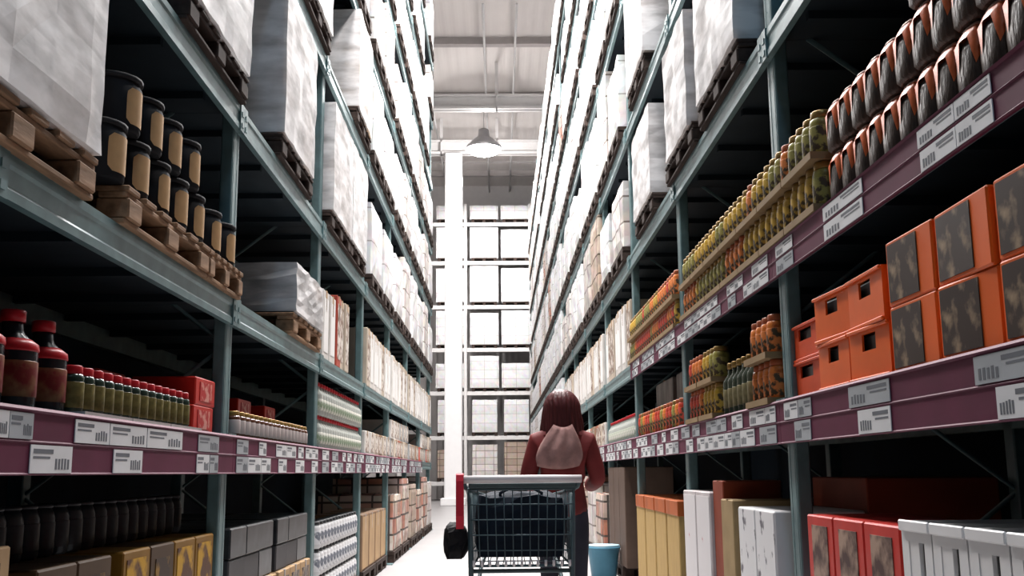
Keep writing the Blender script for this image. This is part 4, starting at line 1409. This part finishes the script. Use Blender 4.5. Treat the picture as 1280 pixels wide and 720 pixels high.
def skin_mesh(name, J, E, root, sub=2):
    names = list(J)
    me = bpy.data.meshes.new(name)
    me.from_pydata([J[n_][0] for n_ in names], [(names.index(a), names.index(b_)) for a, b_ in E], [])
    o = bpy.data.objects.new(name, me)
    COL.objects.link(o)
    sk = o.modifiers.new('skin', 'SKIN')
    sk.use_smooth_shade = True
    for i, n_ in enumerate(names):
        v = me.skin_vertices[0].data[i]
        r = J[n_][1]
        v.radius = r if isinstance(r, tuple) else (r, r)
        v.use_root = n_ == root
    ss = o.modifiers.new('sub', 'SUBSURF')
    ss.levels = ss.render_levels = sub
    bpy.context.view_layer.update()
    dg = bpy.context.evaluated_depsgraph_get()
    out = bpy.data.meshes.new_from_object(o.evaluated_get(dg))
    bpy.data.objects.remove(o)
    return out


def head_mesh():
    """head with brow, sockets, nose, mouth, chin and ears; faces +y; origin at its centre"""
    bm = bmesh.new()
    bmesh.ops.create_uvsphere(bm, u_segments=40, v_segments=30, radius=1.0)

    def g(d, sx, sz, x, z):
        return math.exp(-(((d.x - x) / sx) ** 2 + ((d.z - z) / sz) ** 2))
    for v in bm.verts:
        d = v.co.normalized()
        jaw = 1.0 - 0.30 * max(0.0, -d.z) ** 1.3
        p = Vector((d.x * 0.074 * jaw, d.y * 0.092 * (1.0 - 0.10 * max(0.0, -d.z)), d.z * 0.112))
        if d.y > 0.1:
            fr = min(1.0, (d.y - 0.1) * 2)
            p.y += fr * (0.026 * g(d, 0.13, 0.16, 0, -0.16) + 0.012 * g(d, 0.10, 0.22, 0, 0.06) + 0.008 * g(d, 0.5, 0.10, 0, 0.24)
                         + 0.010 * g(d, 0.26, 0.09, 0, -0.47) + 0.014 * g(d, 0.25, 0.16, 0, -0.86))
            for sx in (-1, 1):
                p.y -= fr * 0.010 * g(d, 0.17, 0.11, sx * 0.38, 0.06)
                p.y += fr * 0.006 * g(d, 0.2, 0.16, sx * 0.45, -0.22)
            p.y -= fr * 0.004 * g(d, 0.2, 0.035, 0, -0.50)
        v.co = p
    for sx in (-1, 1):
        M = Matrix.Translation((sx * 0.076, -0.006, 0.0)) @ Matrix.Rotation(sx * 0.35, 4, 'Z') @ Matrix.Diagonal((0.009, 0.020, 0.032, 1))
        bmesh.ops.create_uvsphere(bm, u_segments=12, v_segments=10, radius=1.0, matrix=M)
    me = bpy.data.meshes.new('head')
    bm.to_mesh(me)
    bm.free()
    return me


def joined(name, meshes, voxel=None):
    bm = bmesh.new()
    for (me, M) in meshes:
        t_ = me.copy()
        t_.transform(M)
        bm.from_mesh(t_)
    bmesh.ops.recalc_face_normals(bm, faces=bm.faces)
    me = bpy.data.meshes.new(name)
    bm.to_mesh(me)
    bm.free()
    if voxel:
        o = bpy.data.objects.new(name, me)
        COL.objects.link(o)
        r = o.modifiers.new('remesh', 'REMESH')
        r.mode = 'VOXEL'
        r.voxel_size = voxel
        s_ = o.modifiers.new('smooth', 'SMOOTH')
        s_.iterations = 2
        bpy.context.view_layer.update()
        out = bpy.data.meshes.new_from_object(o.evaluated_get(bpy.context.evaluated_depsgraph_get()))
        bpy.data.objects.remove(o)
        me = out
    me.polygons.foreach_set('use_smooth', [True] * len(me.polygons))
    return me


PX, PY = 0.42, 6.95
J, E = {}, []
J['pelvis'] = ((0, 0, 0.90), (0.150, 0.105))
J['waist'] = ((0, 0.01, 1.04), (0.118, 0.085))
J['chest'] = ((0, 0.0, 1.20), (0.140, 0.098))
J['collar'] = ((0, -0.005, 1.325), (0.105, 0.066))
J['neck'] = ((0, 0.0, 1.395), 0.048)
J['skull'] = ((0, 0.01, 1.47), 0.050)
E += [('pelvis', 'waist'), ('waist', 'chest'), ('chest', 'collar'), ('collar', 'neck'), ('neck', 'skull')]
for sx, s_ in ((-1, 'l'), (1, 'r')):
    J['shoulder' + s_] = ((sx * 0.165, -0.005, 1.30), 0.052)
    J['elbow' + s_] = ((sx * 0.235, 0.0, 1.05), 0.038)
    J['wrist' + s_] = ((sx * 0.19, 0.215, 1.00), 0.026)
    J['palm' + s_] = ((sx * 0.182, 0.275, 0.995), (0.032, 0.017))
    E += [('collar', 'shoulder' + s_), ('shoulder' + s_, 'elbow' + s_), ('elbow' + s_, 'wrist' + s_), ('wrist' + s_, 'palm' + s_)]
    J['hip' + s_] = ((sx * 0.085, 0.0, 0.83), 0.090)
    J['knee' + s_] = ((sx * 0.095, 0.015 + (0.03 if sx > 0 else 0), 0.46), 0.055)
    J['ankle' + s_] = ((sx * 0.10, -0.02 + (0.03 if sx > 0 else 0), 0.09), 0.036)
    J['toe' + s_] = ((sx * 0.11, 0.13 + (0.03 if sx > 0 else 0), 0.035), (0.038, 0.026))
    E += [('pelvis', 'hip' + s_), ('hip' + s_, 'knee' + s_), ('knee' + s_, 'ankle' + s_), ('ankle' + s_, 'toe' + s_)]
core = skin_mesh('core', J, E, 'pelvis')
pieces = [(core, Matrix.Identity(4)), (head_mesh(), Matrix.Translation((0, 0.015, 1.515)))]
for sx in (-1, 1):
    for k in range(4):
        x0 = sx * 0.182 + (-0.027 + 0.018 * k)
        ln = (0.062, 0.074, 0.078, 0.066)[k if sx < 0 else 3 - k]
        FJ = {'a': ((x0, 0.265, 0.997), 0.009), 'b': ((x0, 0.305, 0.998), 0.0088), 'c': ((x0 - sx * 0.002, 0.305 + ln * 0.5, 0.985), 0.008), 'd': ((x0 - sx * 0.004, 0.305 + ln * 0.75, 0.962), 0.007)}
        pieces.append((skin_mesh('finger', FJ, [('a', 'b'), ('b', 'c'), ('c', 'd')], 'a', 1), Matrix.Identity(4)))
    xi = sx * 0.182 - sx * 0.02
    TJ = {'a': ((xi, 0.245, 0.992), 0.012), 'b': ((xi - sx * 0.028, 0.270, 0.988), 0.010), 'c': ((xi - sx * 0.040, 0.305, 0.978), 0.0085)}
    pieces.append((skin_mesh('thumb', TJ, [('a', 'b'), ('b', 'c')], 'a', 1), Matrix.Identity(4)))
bodym = joined('person', pieces, 0.0045)
bodym.materials.clear()
bodym.materials.append(SKIN)
person = link('person', bodym, None, (PX, PY, 0))
tag(person, 'person with long auburn hair and maroon jacket seen from behind beyond the cart', 'person')
for sx in (-1, 1):
    b = MB()
    b.lathe([(0.001, -0.011), (0.008, -0.008), (0.011, 0.0), (0.008, 0.008), (0.001, 0.011)], 12)
    e_ = link('eye', b.mesh('eye', [EYE]), person, (sx * 0.028, 0.015 + 0.0665, 1.522))
    b = MB()
    b.lathe([(0.001, -0.002), (0.0045, -0.0015), (0.0045, 0.0), (0.001, 0.001)], 12)
    i_ = link('iris', b.mesh('iris', [mat('brown iris', (0.06, 0.03, 0.02), 0.3)]), e_, (0, 0.0102, 0))
    i_.rotation_euler = (-PI / 2, 0, 0)
# clothes follow the same skeleton, a little larger
JJ = {k: (J[k][0], (J[k][1] if isinstance(J[k][1], tuple) else (J[k][1],) * 2)) for k in J}


def wear(name, keys, grow, m, root, hem=None):
    A = {}
    for k in keys:
        c_, r = JJ[k]
        A[k] = (c_, (r[0] + grow, r[1] + grow))
    if hem:
        A.update(hem)
    Ed = [e for e in E if e[0] in A and e[1] in A]
    if hem:
        Ed += [(a, b_) for a, b_ in HEMS if a in A and b_ in A]
    me = skin_mesh(name, A, Ed, root)
    me.materials.clear()
    me.materials.append(m)
    me.name = name
    me.polygons.foreach_set('use_smooth', [True] * len(me.polygons))
    return link(name, me, person)


HEMS = [('pelvis', 'hem')]
jk = ['pelvis', 'waist', 'chest', 'collar', 'neck', 'shoulderl', 'shoulderr', 'elbowl', 'elbowr', 'wristl', 'wristr']
wear('jacket', jk, 0.022, JACK, 'chest', {'hem': ((0, 0, 0.78), (0.186, 0.140))})
wear('trousers', ['waist', 'pelvis', 'hipl', 'hipr', 'kneel', 'kneer', 'anklel', 'ankler'], 0.010, JEAN, 'pelvis')
for sx in (-1, 1):
    SJ = {'h': ((0, -0.055, 0.042), (0.040, 0.038)), 'm': ((0, 0.03, 0.045), (0.044, 0.042)), 't': ((0, 0.15, 0.034), (0.046, 0.030))}
    me = skin_mesh('shoe', SJ, [('h', 'm'), ('m', 't')], 'm')
    for v in me.vertices:
        v.co.z = max(v.co.z, 0.002)
    me.materials.clear()
    me.materials.append(SHOE)
    link('shoe', me, person, (sx * 0.103, 0.0 + (0.03 if sx > 0 else 0), 0))
# hair: a shell over skull and back, rippled into strands
nA, nV = 72, 26
vs, fs = [], []
for i in range(nV + 1):
    v = i / nV
    for j in range(nA + 1):
        u = j / nA
        a = -PI * 0.5 + (-1 + 2 * u) * PI * (0.72 + 0.28 * min(1.0, max(0.0, (0.40 - v) / 0.10)))   # 0 points to the back (-y)
        back = max(0.0, math.cos((u - 0.5) * 2 * PI * 0.72))
        zb = 1.335 - 0.10 * back                       # lower edge
        if v < 0.45:
            t_ = v / 0.45 * PI / 2
            z_ = 1.515 + 0.128 * math.cos(t_)
            rr = math.sin(t_)
            rx, ry = 0.122 * rr, 0.116 * rr
        else:
            w_ = (v - 0.45) / 0.55
            z_ = 1.515 + (zb - 1.515) * w_
            rx, ry = 0.122 + 0.020 * math.sin(w_ * PI * 0.6), 0.116 - 0.012 * w_
        rip = 1 + 0.030 * math.sin(u * 2 * PI * 17 + 2 * math.sin(v * 5)) * min(1, v * 3) + 0.012 * math.sin(u * 91 + v * 7)
        vs.append((rx * rip * math.cos(a), 0.008 + ry * rip * math.sin(a) * (1 if math.sin(a) < 0 or v < 0.4 else 0.72), z_ + 0.012 * math.sin(u * 53) * max(0, v - 0.9) * 10))
for i in range(nV):
    for j in range(nA):
        a = i * (nA + 1) + j
        fs.append((a, a + 1, a + nA + 2, a + nA + 1))
b = MB()
b.add(vs, fs, 0, True)
hm = b.mesh('hair', [HAIR])
ho = link('hair', hm, person)
so = ho.modifiers.new('thick', 'SOLIDIFY')
so.thickness = 0.012
so.offset = -1
# dusty pink hood lying on the back below the hair
vs, fs = [], []
nA, nV = 20, 12
for i in range(nV + 1):
    v = i / nV
    z_ = 1.385 - 0.27 * v
    wd_ = 0.060 + 0.095 * math.sin(min(1.0, v * 1.15) * PI / 2) - 0.03 * max(0, v - 0.8) * 5 * 0.6
    for j in range(nA + 1):
        u = -1 + 2 * j / nA
        vs.append((u * wd_ - 0.035 * v, -0.098 - 0.046 * math.sin(v * PI * 0.8 + 0.3) * (1 - u * u * 0.75) - 0.006 * math.sin(u * 9 + v * 5), z_ + 0.02 * u * u))
for i in range(nV):
    for j in range(nA):
        a = i * (nA + 1) + j
        fs.append((a, a + 1, a + nA + 2, a + nA + 1))
b = MB()
b.add(vs, fs, 0, True)
hd_ = link('hood', b.mesh('hood', [HOOD]), person)
hd_['label'] = 'dusty pink hood lying on the back'
so = hd_.modifiers.new('thick', 'SOLIDIFY')
so.thickness = 0.02
so.offset = -1

# ------------------------------------------------------------------ lights
LAMPW = mat('lamp diffuser', (0.9, 0.9, 0.9), 0.4, emit=((1.0, 0.97, 0.95), 60.0))
LAMPB = mat('lamp housing', (0.6, 0.6, 0.62), 0.3, 0.6)


def lamp(x, y, z, w, visible, size=0.9):
    if visible:
        b = MB()
        b.lathe([(0.06, 0.42), (0.1, 0.40), (0.12, 0.26), (0.20, 0.20), (0.34, 0.06), (0.36, 0.0), (0.345, 0.0), (0.33, 0.05)], 24)
        dm = MB()
        dm.lathe([(0.33, 0.03), (0.30, -0.05), (0.2, -0.10), (0.01, -0.12)], 24)
        cm = MB()
        cm.tube([(0, 0, 0.4), (0, 0, (CEIL - z) / 1.7)], 0.012, 6)
        r = link('high_bay_lamp', None, None, (x, y, z))
        r.scale = (1.7, 1.7, 1.7)
        link('lamp_housing', b.mesh('lamp_housing', [LAMPB]), r)
        link('lamp_diffuser', dm.mesh('lamp_diffuser', [LAMPW]), r)
        link('hanging_rod', cm.mesh('hanging_rod', [GIRD]), r)
        tag(r, 'bright round high bay lamp hanging from the ceiling over the aisle', 'lamp')
        ld = bpy.data.lights.new('lamp_light', 'POINT')
        ld.shadow_soft_size = 0.3
        ld.energy = w
        lo = bpy.data.objects.new('lamp_light', ld)
        lo.location = (x, y, z - 0.6)
    else:
        ld = bpy.data.lights.new('lamp_light', 'AREA')
        ld.shape = 'DISK'
        ld.size = size
        ld.energy = w
        lo = bpy.data.objects.new('lamp_light', ld)
        lo.location = (x, y, z)
    ld.color = (1.0, 0.965, 0.95)
    COL.objects.link(lo)
    return lo


LAMPS = [(6.6, 410, 9.2), (11.5, 880, 9.6), (16.0, 560, 11.0), (22.0, 560, 12.0), (28.0, 520, 12.0), (38.5, 480, 12.0)]
for (y, w, z) in LAMPS:
    for x in (-0.95, 0.95):
        lamp(x, y, z, w, False)
lamp(-0.44, 33.5, 11.75, 420, True)
cool_fill = lamp(0.0, -1.5, 9.5, 150, False)  # added bluish fill behind the camera, tints the shaded sides
cool_fill.data.color = (0.45, 0.72, 1.0)

wd = bpy.data.worlds.new('World')
S.world = wd
wd.use_nodes = True
bg = wd.node_tree.nodes['Background']
bg.inputs['Color'].default_value = (0.25, 0.55, 1.0, 1)
bg.inputs['Strength'].default_value = 0.02
S.view_settings.view_transform = 'Standard'
S.view_settings.look = 'None'
S.view_settings.exposure = 0.0
S.view_settings.gamma = 1.0
S.view_settings.use_curve_mapping = False
S.cycles.use_denoising = True
S.cycles.max_bounces = 8
S.cycles.diffuse_bounces = 2
S.cycles.transparent_max_bounces = 8
S.cycles.sample_clamp_indirect = 6
